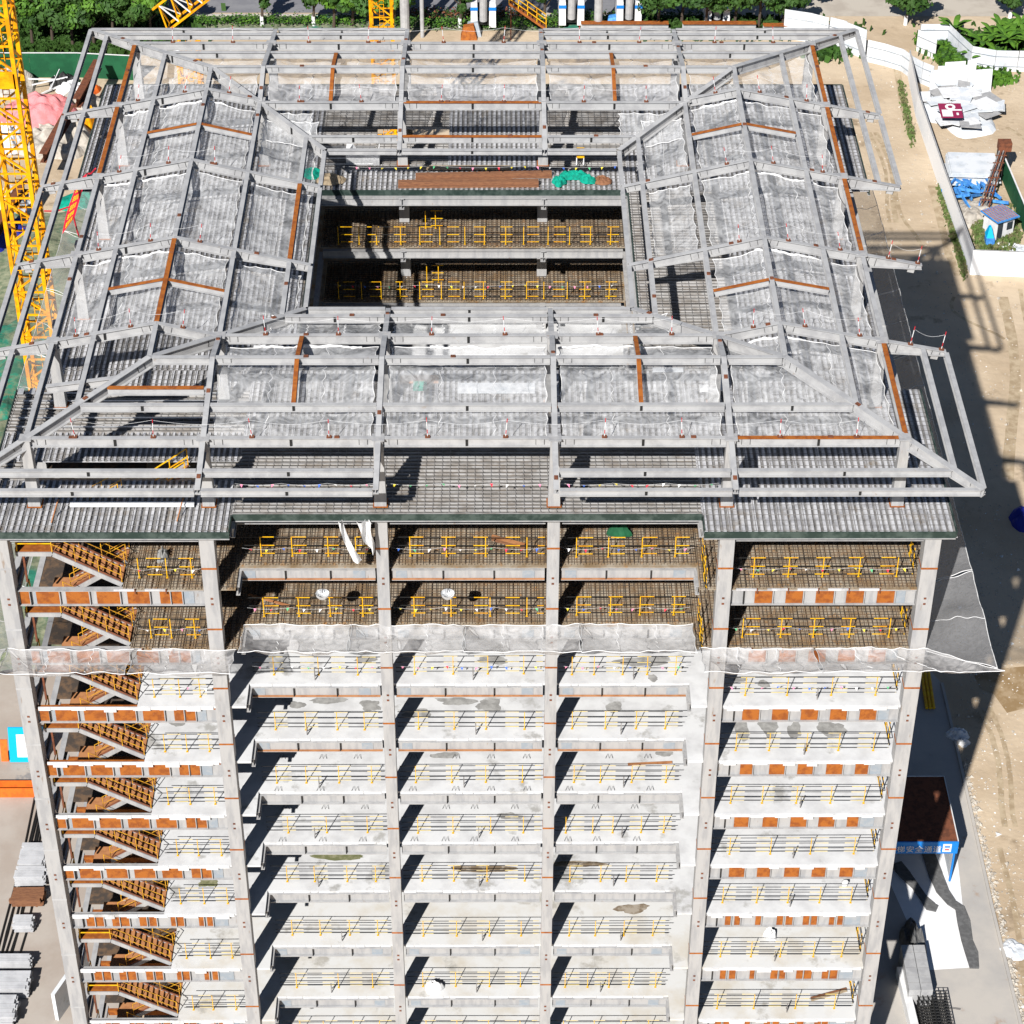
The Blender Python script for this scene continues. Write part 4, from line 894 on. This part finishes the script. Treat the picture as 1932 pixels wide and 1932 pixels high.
p=gp(1789,243); o=empty('sign_board',(p.x,p.y,ZG),'burgundy printed board with a white ring lying on the white sheets','sign board')
K=.55
def bp_(x,y,e_=0): return (p.x+x*K,p.y+y*K,ZG+1.95+.4*(y*K+1.2)/2.4+e_)
MB().hexa([bp_(-2,-2.2,-.08),bp_(2,-2.2,-.08),bp_(2.1,1.9,-.08),bp_(-2.1,1.9,-.08),bp_(-2,-2.2),bp_(2,-2.2),bp_(2.1,1.9),bp_(-2.1,1.9)],'burg').build('board',o)
b=MB()
def dq(x0,x1,y0,y1,m,e_=.0): b.quad([bp_(x0,y0,e_),bp_(x1,y0,e_),bp_(x1,y1,e_),bp_(x0,y1,e_)],m)
dq(-1.7,.2,-2.0,.0,'white',.02); dq(.2,2.0,-.3,.1,'white',.02)
for i in range(16):
    a0,a1=i*.3927,(i+1)*.3927; q=[(.95*math.cos(a0),.9*math.sin(a0)),(.95*math.cos(a1),.9*math.sin(a1)),(.45*math.cos(a1),.4*math.sin(a1)),(.45*math.cos(a0),.4*math.sin(a0))]
    b.quad([bp_(x,.8+y,.03) for x,y in q],'white')
dq(.9,1.3,-1.6,-.9,'white',.02)
b.build('print',o)
# ------------------------------------------------------------ canopy with sign (bottom right)
r=empty('safety_canopy',(29.3,19.4,ZG),'brown roofed walkway canopy with a bright blue sign board along its front','canopy')
cx0,cx1,cy0,cy1=25.2,31.3,16.5,22.5
MB().box(cx0,cx1,cy0,cy1,-40.35,-40.2,'rustD').build('roof',r)
MB().box(cx0,cx0+.0+ (cx1-cx0),cy1,cy1+.06,-40.4,-40.15,'white').box(cx1,cx1+.06,cy0,cy1,-40.4,-40.13,'white').build('trim',r)
sg=MB().box(cx0,cx1+.06,cy0-.1,cy0-.01,-41.2,-40.16,'blue').build('sign_board',r)
for x,y in ((cx1-.08,cy0+.1),(cx1-.08,cy1-.1),(cx0+.1,cy0+.1),(cx0+.1,cy1-.1)): MB().bar((x,y,ZG),(x,y,-40.4),.12,.12,'blue').build('post',r)
for y0,y1 in ((cy0+.1,cy0+1.9),(cy0+3.8,cy0+2.0)): MB().bar((cx1-.08,y0,ZG+.2),(cx1-.08,y1,-40.6),.07,.07,'blue').build('brace',r)
MB().box(cx1-.14,cx1-.1,cy0+.2,cy1-.3,ZG+.3,-41.6,'whiteD').build('side_panel',r)
try:
    c=bpy.data.curves.new('lettering','FONT'); c.body='电梯安全通道'; c.size=.95; c.space_character=1.12; c.extrude=.01
    to=bpy.data.objects.new('tmp',c); COL.objects.link(to); dg=bpy.context.evaluated_depsgraph_get(); me=bpy.data.meshes.new_from_object(to.evaluated_get(dg)); bpy.data.objects.remove(to)
    xsv=[v.co.x for v in me.vertices]; wdt=max(xsv)-min(xsv); me.materials.clear(); me.materials.append(M['white'])
    lo=bpy.data.objects.new('lettering',me); COL.objects.link(lo); lo.parent=sg; base=worg(sg); lo.rotation_euler=(R_(90),0,0)
    s_=3.42/wdt; lo.scale=(s_,s_*1.15,1); lo.location=Vector((26.85-min(xsv)*s_,cy0-.115,-41.02))-base
except Exception as ex: print('text',ex)
MB().box(30.36,30.92,cy0-.13,cy0-.105,-41.02,-40.32,'white').build('emblem_plate',sg)
b=MB().box(30.46,30.82,cy0-.145,cy0-.13,-40.62,-40.48,'blue'); b.box(30.5,30.78,cy0-.145,cy0-.13,-40.86,-40.76,'red'); b.build('emblem',sg)
def ribbon(name,label,pts,w,m,cat='cloth',z=.05):
    P_=[gp(*p) for p in pts]; b=MB(); n=len(P_)
    L=[];Rr=[]
    for i,p in enumerate(P_):
        d=(P_[min(i+1,n-1)]-P_[max(0,i-1)]).normalized(); x=Vector((d.y,-d.x,0)); ww=w*(.75+.5*hsh(i,len(pts)))/2; L.append(p-x*ww);Rr.append(p+x*ww)
    for i in range(n-1):
        b.hexa([L[i]+Vector((0,0,.0)),Rr[i],Rr[i+1],L[i+1],L[i]+Vector((0,0,z)),Rr[i]+Vector((0,0,z+.03)),Rr[i+1]+Vector((0,0,z)),L[i+1]+Vector((0,0,z+.03))],m)
    o=b.build(name,loc=(P_[0].x,P_[0].y,ZG)); return tag(o,label,cat)
ribbon('ground_cloth','dark grey cloth strip winding along the right edge of the white apron',[(1740,1585),(1752,1612),(1765,1650),(1778,1682),(1795,1704),(1811,1715),(1818,1740),(1824,1775),(1833,1800),(1838,1828)],.75,'cloth',z=.09)
ribbon('ground_cloth','dark grey cloth strip across the middle of the white apron',[(1690,1630),(1708,1652),(1728,1675),(1742,1695),(1756,1712),(1768,1716)],.7,'cloth',z=.09)
# block pallet with cloth, rebar cages, concrete upstand
p=gp(1722,1838); r=empty('block_stack',(p.x,p.y,ZG),'long grey stack of concrete blocks partly covered by dark cloth','block stack')
for i in range(6):
    for k in range(3): 
        for s in (0,1): MB().box(p.x-.75+s*.76,p.x-.03+s*.76,p.y-2.6+i*.62,p.y-2.02+i*.62,ZG+k*.52,ZG+k*.52+.48,'steel').build('block',r)
heap('ground_cloth','dark cloth thrown over the far end of the block stack','cloth',(p.x+.35,p.y+2.7,ZG+.0),.8,1.7,1.1,'cloth',6)
def cage(u,v,label):
    p=gp(u,v); r=empty('rebar_cage',(p.x,p.y,ZG),label,'rebar cage','black rebar cages on the pavement'); w,l,h=.9,5.0,1.0
    for x in (0,.3,.6,.9):
        for z in (.1,.55,1.0): MB().tube([(p.x+x,p.y-l/2,ZG+z),(p.x+x,p.y+l/2,ZG+z)],.035,'black',4).build('bar',r)
    b=MB()
    for i in range(22):
        y=p.y-l/2+i*l/21
        b.tube([(p.x,y,ZG+.1),(p.x+.9,y,ZG+.1),(p.x+.9,y,ZG+1.0),(p.x,y,ZG+1.0),(p.x,y,ZG+.1)],.03,'black',4)
    b.build('stirrups',r)
cage(1738,1950,'left one of two black rebar cages at the bottom of the pavement'); cage(1764,1950,'right one of two black rebar cages at the bottom of the pavement')
ribbon('steel_pipe','thin bent steel pipes lying above the rebar cages',[(1762,1885),(1780,1900),(1812,1905)],.1,'rebarG','pipe')
b=MB(); a=gp(1697,1840);c=gp(1730,1932); b.bar((a.x,a.y,ZG+.4),(c.x,c.y-8,ZG+.4),.5,.8,'white'); tag(b.build('low_wall',loc=(a.x,a.y,ZG)),'white low wall beside the foot of the right corner column','wall')
heap('paper_sheets','torn printed white and blue sheet on the sand beside the kerb','plastic sheet',gp(1911,1790),.85,1.0,.2,'whiteD',11)
heap('blue_bag','pale blue rag on the edge of the shadow','rag',gp(1805,1385),.9,.7,.4,'whiteD',12); heap('plastic_basin','small round blue and white basin by the pale rag','basin',gp(1817,1402),.45,.45,.35,'white',13,rough=.05)
heap('blue_tarp','dark blue tarpaulin heap in the shadow at the right edge','tarpaulin',gp(1930,985),1.3,1.5,.9,'blueD',14)
for i,q in enumerate((0,.22,.44)):
    a=gp(1738+q*30,1275);c=gp(1748+q*30,1340); o=MB().tube([(a.x,a.y,ZG+.3),(c.x,c.y,ZG+.2)],.12,'yel',6).build('yellow_pipe',loc=(a.x,a.y,ZG)); tag(o,'%s of three yellow pipes leaning beside the right corner column'%['left','middle','right'][i],'pipe','yellow pipes by the right column')
# left yard
wl='bottom left yard'
for i,(u,v,w,l,n,t,m,lab) in enumerate(((66,1628,1.6,2.0,8,.1,'aluS','bright zinc sheet stack, topmost of the left yard stacks'),(61,1663,1.9,1.1,8,.1,'aluS','bright white sheet stack just below the topmost stack'),(54,1700,2.0,1.2,5,.12,'wood','brown weathered timber stack in the left yard'),(47,1750,1.2,1.0,6,.1,'aluS','small grey steel bundle below the brown timber'),(10,1824,3.4,.7,8,.09,'aluS','upper narrow stack of zinc sheets at the left edge'),(8,1866,3.3,1.5,9,.09,'aluS','large middle stack of zinc sheets at the left edge'),(0,1918,2.1,1.8,9,.1,'aluS','lowest stack of zinc sheets at the left edge'))):
    stack('sheet_stack',lab,'stack',u,v,w,l,n,t,m,.0,.05,'stacks in the left yard',z0=.12)
p=gp(24,1497); r=empty('steel_container',(p.x,p.y,ZG),'orange steel lifting skip at the left edge of the yard','skip')
MB().box(p.x-6,p.x+1.6,p.y-.4,p.y-.34,ZG,ZG+.85,'orange').box(p.x-6,p.x+1.6,p.y+.34,p.y+.4,ZG,ZG+.85,'orange').box(p.x+1.52,p.x+1.6,p.y-.34,p.y+.34,ZG,ZG+.85,'orange').build('wall',r); MB().box(p.x-6,p.x+1.52,p.y-.34,p.y+.34,ZG+.05,ZG+.1,'orange').build('bottom',r)
p=gp(44,1440); r=empty('notice_board',(p.x,p.y,ZG),'cyan framed notice board standing left of the corner column','notice board')
MB().hexa([(p.x-.9,p.y,ZG+.1),(p.x+1.5,p.y,ZG+.1),(p.x+1.5,p.y+.1,ZG+.1),(p.x-.9,p.y+.1,ZG+.1),(p.x-.9,p.y+.8,ZG+2.6),(p.x+1.5,p.y+.8,ZG+2.6),(p.x+1.5,p.y+.9,ZG+2.6),(p.x-.9,p.y+.9,ZG+2.6)],'cyan').build('frame',r)
MB().quad([(p.x-.35,p.y+.08,ZG+.5),(p.x+1.3,p.y+.08,ZG+.5),(p.x+1.3,p.y+.62,ZG+2.15),(p.x-.35,p.y+.62,ZG+2.15)],'white').build('panel',r)
MB().bar((p.x-1.3,p.y+.2,ZG),(p.x-1.3,p.y+.7,ZG+1.6),.5,.08,'orange').build('side_flap',r)
b=MB(); rnd=random.Random(5)
A=[gp(88,1495),gp(60,1620),gp(25,1760),gp(0,1850),gp(-20,1940)]
for q in range(7):
    off=rnd.uniform(-1.1,1.1); b.tube([(a.x+off*.7+rnd.uniform(-.12,.12),a.y,ZG+.06) for a in A],.07,'black',4)
tag(b.build('cable_bundle',loc=(A[0].x,A[0].y,ZG)),'bundle of dark cables running down the left yard','cable')
b=MB(); a=gp(168,1838);c=gp(108,1925)
b.bar((a.x,a.y,ZG+1.2),(c.x,c.y,ZG+1.2),.25,2.4,'whiteD'); tag(b.build('low_wall',loc=(c.x,c.y,ZG)),'white sloping wall beside the foot of the left corner column','wall')
# left far area
o=MB().grid(lambda u,v:(-46+22.5*u,36+66*v,ZG+.3+2.2*vn(u*5,v*9)*math.sin(math.pi*u)+.3*vn(u*30,v*60)),40,90,'mound').build('dust_netting',loc=(-35,60,ZG)); tag(o,'olive and green dust netting laid over bare soil left of the building','netting',kind='stuff')
heap('pink_tarpaulin','large pink tarpaulin draped over a mound behind the crane mast','tarpaulin',gp(88,225),4.4,3.2,2.4,'pink',21,n=22,rough=.25)
heap('rubble_heap','grey rubble heap below the pink tarpaulin','rubble',gp(110,272),4.6,3.6,1.6,'stone',22,n=30,rough=.8); heap('rubble_heap','pale rubble right of the grey heap','rubble',gp(150,210),3.6,2.5,1.2,'stone',23,n=24,rough=.8)
heap('white_tarp','white tarpaulin crumpled right of the pink one','tarpaulin',gp(138,172),1.6,1.6,.9,'white',24); heap('orange_tarp','small orange tarpaulin beside the white one','tarpaulin',gp(168,172),1.2,1.2,.7,'orange',25)
heap('dark_heap','black plastic heap before the green hoarding','plastic heap',gp(122,160),1.4,1.4,1.2,'black',26)
heap('yellow_parts','yellow machine parts below the left roof outrigger','machine parts',gp(166,245),1.5,2.4,1.5,'crane',27,rough=.9)
frames('pole_bundle','bundle of white poles leaning left of the black heap',92,165,6,1.0,4.5,'white',8,h=1.5,wd=.07,cat='poles')
for i,(a,c,lab) in enumerate(((gp(62,300),gp(120,215),'dark'),)): pass
for i,(u0,v0,u1,v1,m,lab) in enumerate(((88,345,140,252,'rustD','upper of two red brown steel beams beside the crane mast'),(-12,500,52,395,'rustD','lower of two red brown steel beams left of the crane mast'),(150,240,190,165,'rustD','rusty beam leaning right of the pink tarpaulin'))):
    a,c=gp(u0,v0),gp(u1,v1); b=MB(); b.ibeam((a.x,a.y,ZG+3.2),(c.x,c.y,ZG+3.2),1.0,m,w=.8); tag(b.build('steel_beam',loc=(a.x,a.y,ZG)),lab,'steel beam')
for i,(u,v,w,m,lab) in enumerate(((10,455,3.2,'blueD','dark blue covered pile at the left edge beside the crane'),(20,165,2.8,'stone','grey pile behind the crane mast at the left edge'),(15,270,2.5,'whiteD','pale scrap pile behind the crane mast'),(6,395,3,'whiteD','white scrap at the left edge beyond the mast'))): heap('scrap_pile',lab,'scrap pile',gp(u,v),w,w,1.4,m,30+i,rough=.7)
heap('teal_net','bright teal net scrap on the soil behind the banner','net scrap',gp(155,385),2.4,2.2,.8,'teal',35); heap('teal_net','teal net sheet lying on the soil at the left edge','net scrap',gp(20,760),9,14,1.6,'tealM',36,rough=.5)
# ------------------------------------------------------------ behind the building
def machine(u,label,zb=0,v=62,w=2.0,pole=True):
    p=gp(u,v); r=empty('mobile_crane',(p.x,p.y,ZG),label,'crane machine','white and blue machines behind the building')
    for s in (-1,1):
        MB().hexa([(p.x+s*w/2-.38,p.y,ZG+.5),(p.x+s*w/2+.38,p.y,ZG+.5),(p.x+s*w/2+.38,p.y+4.2,ZG+.5),(p.x+s*w/2-.38,p.y+4.2,ZG+.5),(p.x+s*w/2-.34,p.y+.1,ZG+3.2),(p.x+s*w/2+.34,p.y+.1,ZG+3.2),(p.x+s*w/2+.34,p.y+4.2,ZG+3.3),(p.x+s*w/2-.34,p.y+4.2,ZG+3.3)],'white').build('side_housing',r)
        MB().box(p.x+s*w/2-.4,p.x+s*w/2+.4,p.y-.03,p.y+.04,ZG+2.5,ZG+2.85,'blue').build('stripe',r)
        for yy in (.8,3.4): MB().tube([(p.x+s*w/2-.3,p.y+yy,ZG+.5),(p.x+s*w/2+.3,p.y+yy,ZG+.5)],.5,'black',12).build('wheel',r)
    MB().box(p.x-w/2+.38,p.x+w/2-.38,p.y+.5,p.y+4,ZG+.6,ZG+1.6,'black').build('chassis',r)
    if pole: MB().tube([(p.x,p.y+.3,ZG+1.2),(p.x+.1,p.y-.6,ZG+22)],.42,'steel',12,r1=.38).build('boom',r)
    return r
machine(912,'white and blue machine with grey boom, leftmost behind the back wing',v=60); machine(1078,'white and blue machine with dark gap, second behind the back wing',v=56); machine(1186,'white machine with orange hook before it, third behind the back wing',v=56); machine(1352,'white machine with pale blue stripe, rightmost behind the back wing',v=56)
for u,v,rr,lab in ((765,80,.5,'thick grey post with an orange clamp behind the back wing'),(797,70,.22,'thin pale post right of the thick grey post'),(1128,62,.45,'grey concrete post between two white machines')):
    p=gp(u,v); r=empty('steel_post',(p.x,p.y,ZG),lab,'post'); MB().tube([(p.x,p.y,ZG),(p.x,p.y,ZG+22)],rr,'steel',12).build('shaft',r)
    if rr>.3: MB().tube([(p.x,p.y-.0,ZG+6.6),(p.x,p.y,ZG+7.6)],rr*1.5,'orange',8).build('clamp',r)
for i,(x0,x1,y,lab) in enumerate(((15.5,25,141.5,'left'),(26.5,34.5,141.5,'middle'),(35.2,43,141,'right'))):
    b=MB(); b.ibeam((x0-5,y,ZG+1.5),(x1-5,y,ZG+1.5),1.3,'steel',w=.8,mt='rust'); tag(b.build('steel_beam',loc=(x0-5,y,ZG)),'grey steel beam with rust top behind the back wing, %s of three'%lab,'steel beam','stored beams behind the back wing')
for u,v,m,lab in ((885,70,'rust','rusty orange steel box behind the back wing'),(893,64,'steelB','blue leaning sheet next to the yellow box'),(1158,52,'blueR','blue chute between the posts behind the back wing')):
    p=gp(u,v); o=MB().hexa([(p.x-.9,p.y-.8,ZG),(p.x+.9,p.y-.8,ZG),(p.x+.9,p.y+.8,ZG),(p.x-.9,p.y+.8,ZG),(p.x-.6,p.y,ZG+1.1),(p.x+.5,p.y,ZG+1.3),(p.x+.5,p.y+.8,ZG+1.3),(p.x-.6,p.y+.8,ZG+1.1)],m).build('steel_bin',loc=(p.x,p.y,ZG)); tag(o,lab,'bin')
p=gp(995,75); r=empty('scaffold_stair',(p.x,p.y,ZG),'yellow scaffold stair with rails behind the middle of the back wing','scaffold stair')
for s in (-.6,.6):
    MB().bar((p.x-2,p.y+s,ZG+4.5),(p.x+2,p.y+s,ZG+1.5),.1,.25,'rust').build('stringer',r)
    b=MB()
    for q in range(5): f=q/4; b.bar((p.x-2+4*f,p.y+s,ZG+4.5-3*f),(p.x-2+4*f,p.y+s,ZG+5.7-3*f),.07,.07,'yel')
    b.bar((p.x-2,p.y+s,ZG+5.7),(p.x+2,p.y+s,ZG+2.7),.07,.07,'yel'); b.bar((p.x-2,p.y+s,ZG+5.1),(p.x+2,p.y+s,ZG+2.1),.07,.07,'yel'); b.build('handrail',r)
for q in range(8): f=(q+.5)/8; MB().box(p.x-2+4*f-.2,p.x-2+4*f+.2,p.y-.55,p.y+.55,ZG+4.5-3*f,ZG+4.56-3*f,'rustD').build('tread',r)
for x in (-1.8,1.8): MB().bar((p.x+x,p.y,ZG),(p.x+x,p.y,ZG+3.0-x*.7),.12,.12,'rustD').build('leg',r)
# ------------------------------------------------------------ vegetation
def leaves(b,c,rx,ry,rz,n,s,ms,rnd,clumps=9):
    C_=[]
    for i in range(clumps):
        while True:
            q=Vector((rnd.uniform(-1,1),rnd.uniform(-1,1),rnd.uniform(-1,1)))
            if .2<q.length<1: break
        C_.append((q*.72,rnd.uniform(.22,.42),rnd.choice(ms)))
    for i in range(n):
        q,r_,m=C_[rnd.randrange(clumps)]
        d=Vector((rnd.gauss(0,1),rnd.gauss(0,1),rnd.gauss(0,1))).normalized()*r_*rnd.uniform(.55,1.08)
        w=q+d; p=Vector((c[0]+w.x*rx,c[1]+w.y*ry,c[2]+w.z*rz))
        nn=(d.normalized()+Vector((rnd.uniform(-.7,.7),rnd.uniform(-.7,.7),rnd.uniform(-.2,.9)))).normalized(); t1=nn.orthogonal().normalized(); t1.rotate(Matrix.Rotation(rnd.uniform(0,6.28),3,nn)); t2=nn.cross(t1); k=s*rnd.uniform(.6,1.3)
        b.quad([p-t1*k,p-t2*k*.55,p+t1*k,p+t2*k*.55],m)
def tree(u,v,h,rx,label,ms=('leaf','leaf2'),n=2600,whiteb=False,group='trees along the far road',seed=1,s=.3,cl=12,pt=None):
    g=pt if pt else gp(u,v); rnd=random.Random(seed); r=empty('tree',(g.x,g.y,ZG),label,'tree',group)
    b=MB(); b.tube([(g.x,g.y,ZG),(g.x+.1,g.y,ZG+h*.3),(g.x,g.y+.1,ZG+h*.65)],.2,'bark',7,r1=.08)
    for i in range(5):
        a=i*1.3+rnd.random(); z=ZG+h*(.28+.08*i); b.tube([(g.x,g.y,z),(g.x+math.cos(a)*rx*.4,g.y+math.sin(a)*rx*.4,z+h*.14),(g.x+math.cos(a)*rx*.75,g.y+math.sin(a)*rx*.75,z+h*.24)],.08,'bark',5,r1=.03)
    tr=b.build('trunk',r)
    if whiteb: MB().tube([(g.x,g.y,ZG),(g.x,g.y,ZG+1.1)],.23,'white',8,r1=.21).build('painted_base',tr)
    b=MB(); leaves(b,(g.x,g.y,ZG+h*.64),rx,rx,h*.36,n,s,list(ms),rnd,cl); b.build('crown',r)
sp=[(62,92,8,3.6),(100,88,8.5,3.6),(138,95,8,3.6),(178,92,9,4.0),(215,88,9,3.8),(250,92,8,3.6),(285,80,9,3.8),(70,50,9,4),(120,45,9,4.2),(170,50,9,4.2),(230,48,9,4.2),(285,45,8,3.6),(20,60,8,3.8)]
for i,(u,v,h,rx) in enumerate(sp): tree(u,v,h,rx,'dense green tree in the upper left clump, %s counting rows from the front left'%(ORD+['thirteenth'])[i],ms=('leaf','leaf2') if i%3 else ('leaf2','leaf3'),seed=i+1,n=2800,group='tree clump at the upper left')
mid=[(630,52,5.5,2.8),(665,48,5,2.8),(700,52,5.5,2.6),(745,45,6,2.8),(1240,60,8,3.4),(1285,52,8,3.4),(1330,60,8,3.6),(1385,55,8,3.4),(1430,60,8.5,3.6),(1475,60,7.5,3.2)]
for i,(u,v,h,rx) in enumerate(mid): tree(u,v,h,rx,'%s green tree behind the back wing, %s from the left'%('bushy' if i<4 else 'dense',ORD[i]),ms=('leaf2','leaf3') if i<4 else ('leaf','leaf2'),seed=30+i,n=2400,group='trees behind the back wing')
for i,(u,v,h,rx,lab) in enumerate(((592,48,6.5,1.6,'slim street tree with white painted trunk left of the far crane mast'),(495,48,6.5,1.7,'slim street tree with white painted trunk beside the asphalt road'),(868,52,6,1.8,'street tree with white painted trunk left of the white machines'),(1026,44,6,1.8,'street tree with white painted trunk between the white machines'),(1708,47,6,3.6,'spreading tree with white painted trunk on the dusty road side'),(1510,22,7,3.0,'dark tree above the white hoarding at the back right'),(1905,36,6,3,'tree at the top right corner beyond the banana plants'))):
    tree(u,v,h,rx,lab,whiteb=True,seed=60+i,n=1100 if rx<2 else 2600,cl=6 if rx<2 else 12,group=None)
def hedge(x0,x1,y,h,label,ms,seed):
    rnd=random.Random(seed); b=MB(); n=int((x1-x0)*110)
    for i in range(n):
        x=rnd.uniform(x0,x1); yy=y+rnd.gauss(0,.55); z=ZG+h*(.25+.75*rnd.random())*(.8+.35*vn(x*.7,seed)); p=Vector((x,yy,z)); nn=Vector((rnd.uniform(-.8,.8),rnd.uniform(-.8,.8),1)).normalized(); t1=nn.orthogonal().normalized(); t1.rotate(Matrix.Rotation(rnd.uniform(0,6.28),3,nn)); t2=nn.cross(t1); k=.17
        b.quad([p-t1*k,p-t2*k*.6,p+t1*k,p+t2*k*.6],rnd.choice(ms))
    o=b.build('hedge',loc=((x0+x1)/2,y,ZG)); tag(o,label,'hedge')
hedge(-36,-13,144.5,.7,'low bright green hedge along the kerb at the upper left',['leaf2','leaf3'],1); hedge(-10,8,143.6,1.0,'clipped hedge behind the back wing left of the white machines',['leaf2','leaf3'],2); hedge(7.5,28,144.8,1.2,'clipped hedge between the white machines',['leaf2','leaf'],3); hedge(-10,6,145.8,1.0,'darker reddish hedge row behind the clipped hedge',['leaf','rustD'],4)
def banana(u,v,h,n,label,seed):
    g=gp(u,v); rnd=random.Random(seed); r=empty('banana_plant',(g.x,g.y,ZG),label,'banana plant','banana plants at the upper right')
    MB().tube([(g.x,g.y,ZG),(g.x,g.y,ZG+h*.5)],.16,'leaf3',7,r1=.1).build('stem',r)
    for i in range(n):
        a=i*2.4+rnd.random()*.5; L=h*rnd.uniform(.5,.8); el=rnd.uniform(.5,1.3); b=MB()
        def fn(s,t,a=a,L=L,el=el):
            rr=L*t; w=(t*(1-t)*4)**.6*.32*(2*s-1); z=ZG+h*.48+math.sin(el)*rr-.5*rr*rr/L; x=math.cos(el)*rr+.15*rr
            return (g.x+math.cos(a)*x-math.sin(a)*w,g.y+math.sin(a)*x+math.cos(a)*w,z-abs(2*s-1)*.08)
        b.grid(fn,2,7,'leaf3'); b.build('leaf',r)
bl=[(1797,82,3.6),(1850,105,3.4),(1872,100,4),(1895,108,4.2),(1915,112,4),(1885,85,3.8),(1910,88,4),(1930,100,4),(1862,125,2.6),(1835,118,2.4),(1925,75,3.6),(1942,118,4)]
for i,(u,v,h) in enumerate(bl): banana(u,v,h,11,'broad leaved banana plant behind the pale blue fence, %s from the front left'%ORD[i],i)
def weeds(name,label,regs,seed,s=.3,m='weed'):
    rnd=random.Random(seed); b=MB()
    for (u,v,ru,rv,n) in regs:
        for i in range(n):
            p=gp(u+rnd.gauss(0,ru),v+rnd.gauss(0,rv)); a=rnd.uniform(0,6.28); k=s*rnd.uniform(.5,1.3); dx,dy=math.cos(a)*k*.3,math.sin(a)*k*.3; lx,ly=rnd.uniform(-.4,.4)*k,rnd.uniform(-.4,.4)*k
            b.quad([(p.x-dx,p.y-dy,ZG),(p.x+dx,p.y+dy,ZG),(p.x+dx+lx,p.y+dy+ly,ZG+k),(p.x-dx+lx,p.y-dy+ly,ZG+k)],m)
    o=b.build(name); tag(o,label,'weeds',kind='stuff')
weeds('weeds','dry green weeds along the foot of the long white wall',[(1776+i*7,360+i*24,3,10,260) for i in range(7)]+[(1700+i*5,170+i*22,3,9,90) for i in range(5)],2)
weeds('weeds','green weeds around the hut',[(1850,440,8,14,500),(1905,440,9,18,600),(1870,470,14,5,300)],3,.45)
weeds('weeds','bright green creeper in front of the pale blue fence',[(1778,100,8,8,900),(1800,120,9,8,700),(1840,148,14,6,900),(1880,152,14,5,700),(1740,78,7,6,300)],4,.5,'leaf3')
weeds('weeds','ground plants beneath the banana plants',[(1860,100,40,16,2600),(1560,100,22,7,500)],5,.6,'leaf2')
weeds('undergrowth','dark undergrowth beneath the upper left tree clump',[(150,92,70,7,2600),(160,60,80,16,3500),(1360,58,90,8,2500)],7,.7,'leaf')
# scattered stones
rnd=random.Random(9); b=MB()
for i in range(3600):
    f=rnd.random()
    if f<.5: u,v=rnd.uniform(1560,1932),rnd.uniform(90,900)
    elif f<.85: u,v=rnd.uniform(1800,1935),rnd.uniform(950,1932)
    else: u,v=rnd.uniform(0,200),rnd.uniform(150,520)
    if v>1290 and u<1811+(v-1437)*.23+6: continue
    p=gp(u,v); k=rnd.uniform(.03,.11)*(2.2 if rnd.random()<.05 else 1); a=rnd.uniform(0,6.28)
    pts=[(p.x+math.cos(a+q*2.1)*k*rnd.uniform(.7,1.3),p.y+math.sin(a+q*2.1)*k,ZG) for q in range(3)]; t=(p.x,p.y,ZG+k*rnd.uniform(.6,1.1)); m='stone' if rnd.random()<.93 else 'whiteD'
    for q in range(3): b.quad([pts[q],pts[(q+1)%3],t],m)
for i in range(500):
    t=rnd.random(); a=Vector((1811,1437,0)).lerp(Vector((1925,1932,0)),t); p=gp(a.x+4+abs(rnd.gauss(0,5)),a.y); k=rnd.uniform(.05,.22); an=rnd.uniform(0,6.28)
    pts=[(p.x+math.cos(an+q*2.1)*k,p.y+math.sin(an+q*2.1)*k,ZG) for q in range(3)]; tt=(p.x,p.y,ZG+k*.8)
    for q in range(3): b.quad([pts[q],pts[(q+1)%3],tt],'stone')
o=b.build('scattered_stones'); tag(o,'small stones scattered over the sandy ground','stones',kind='stuff')
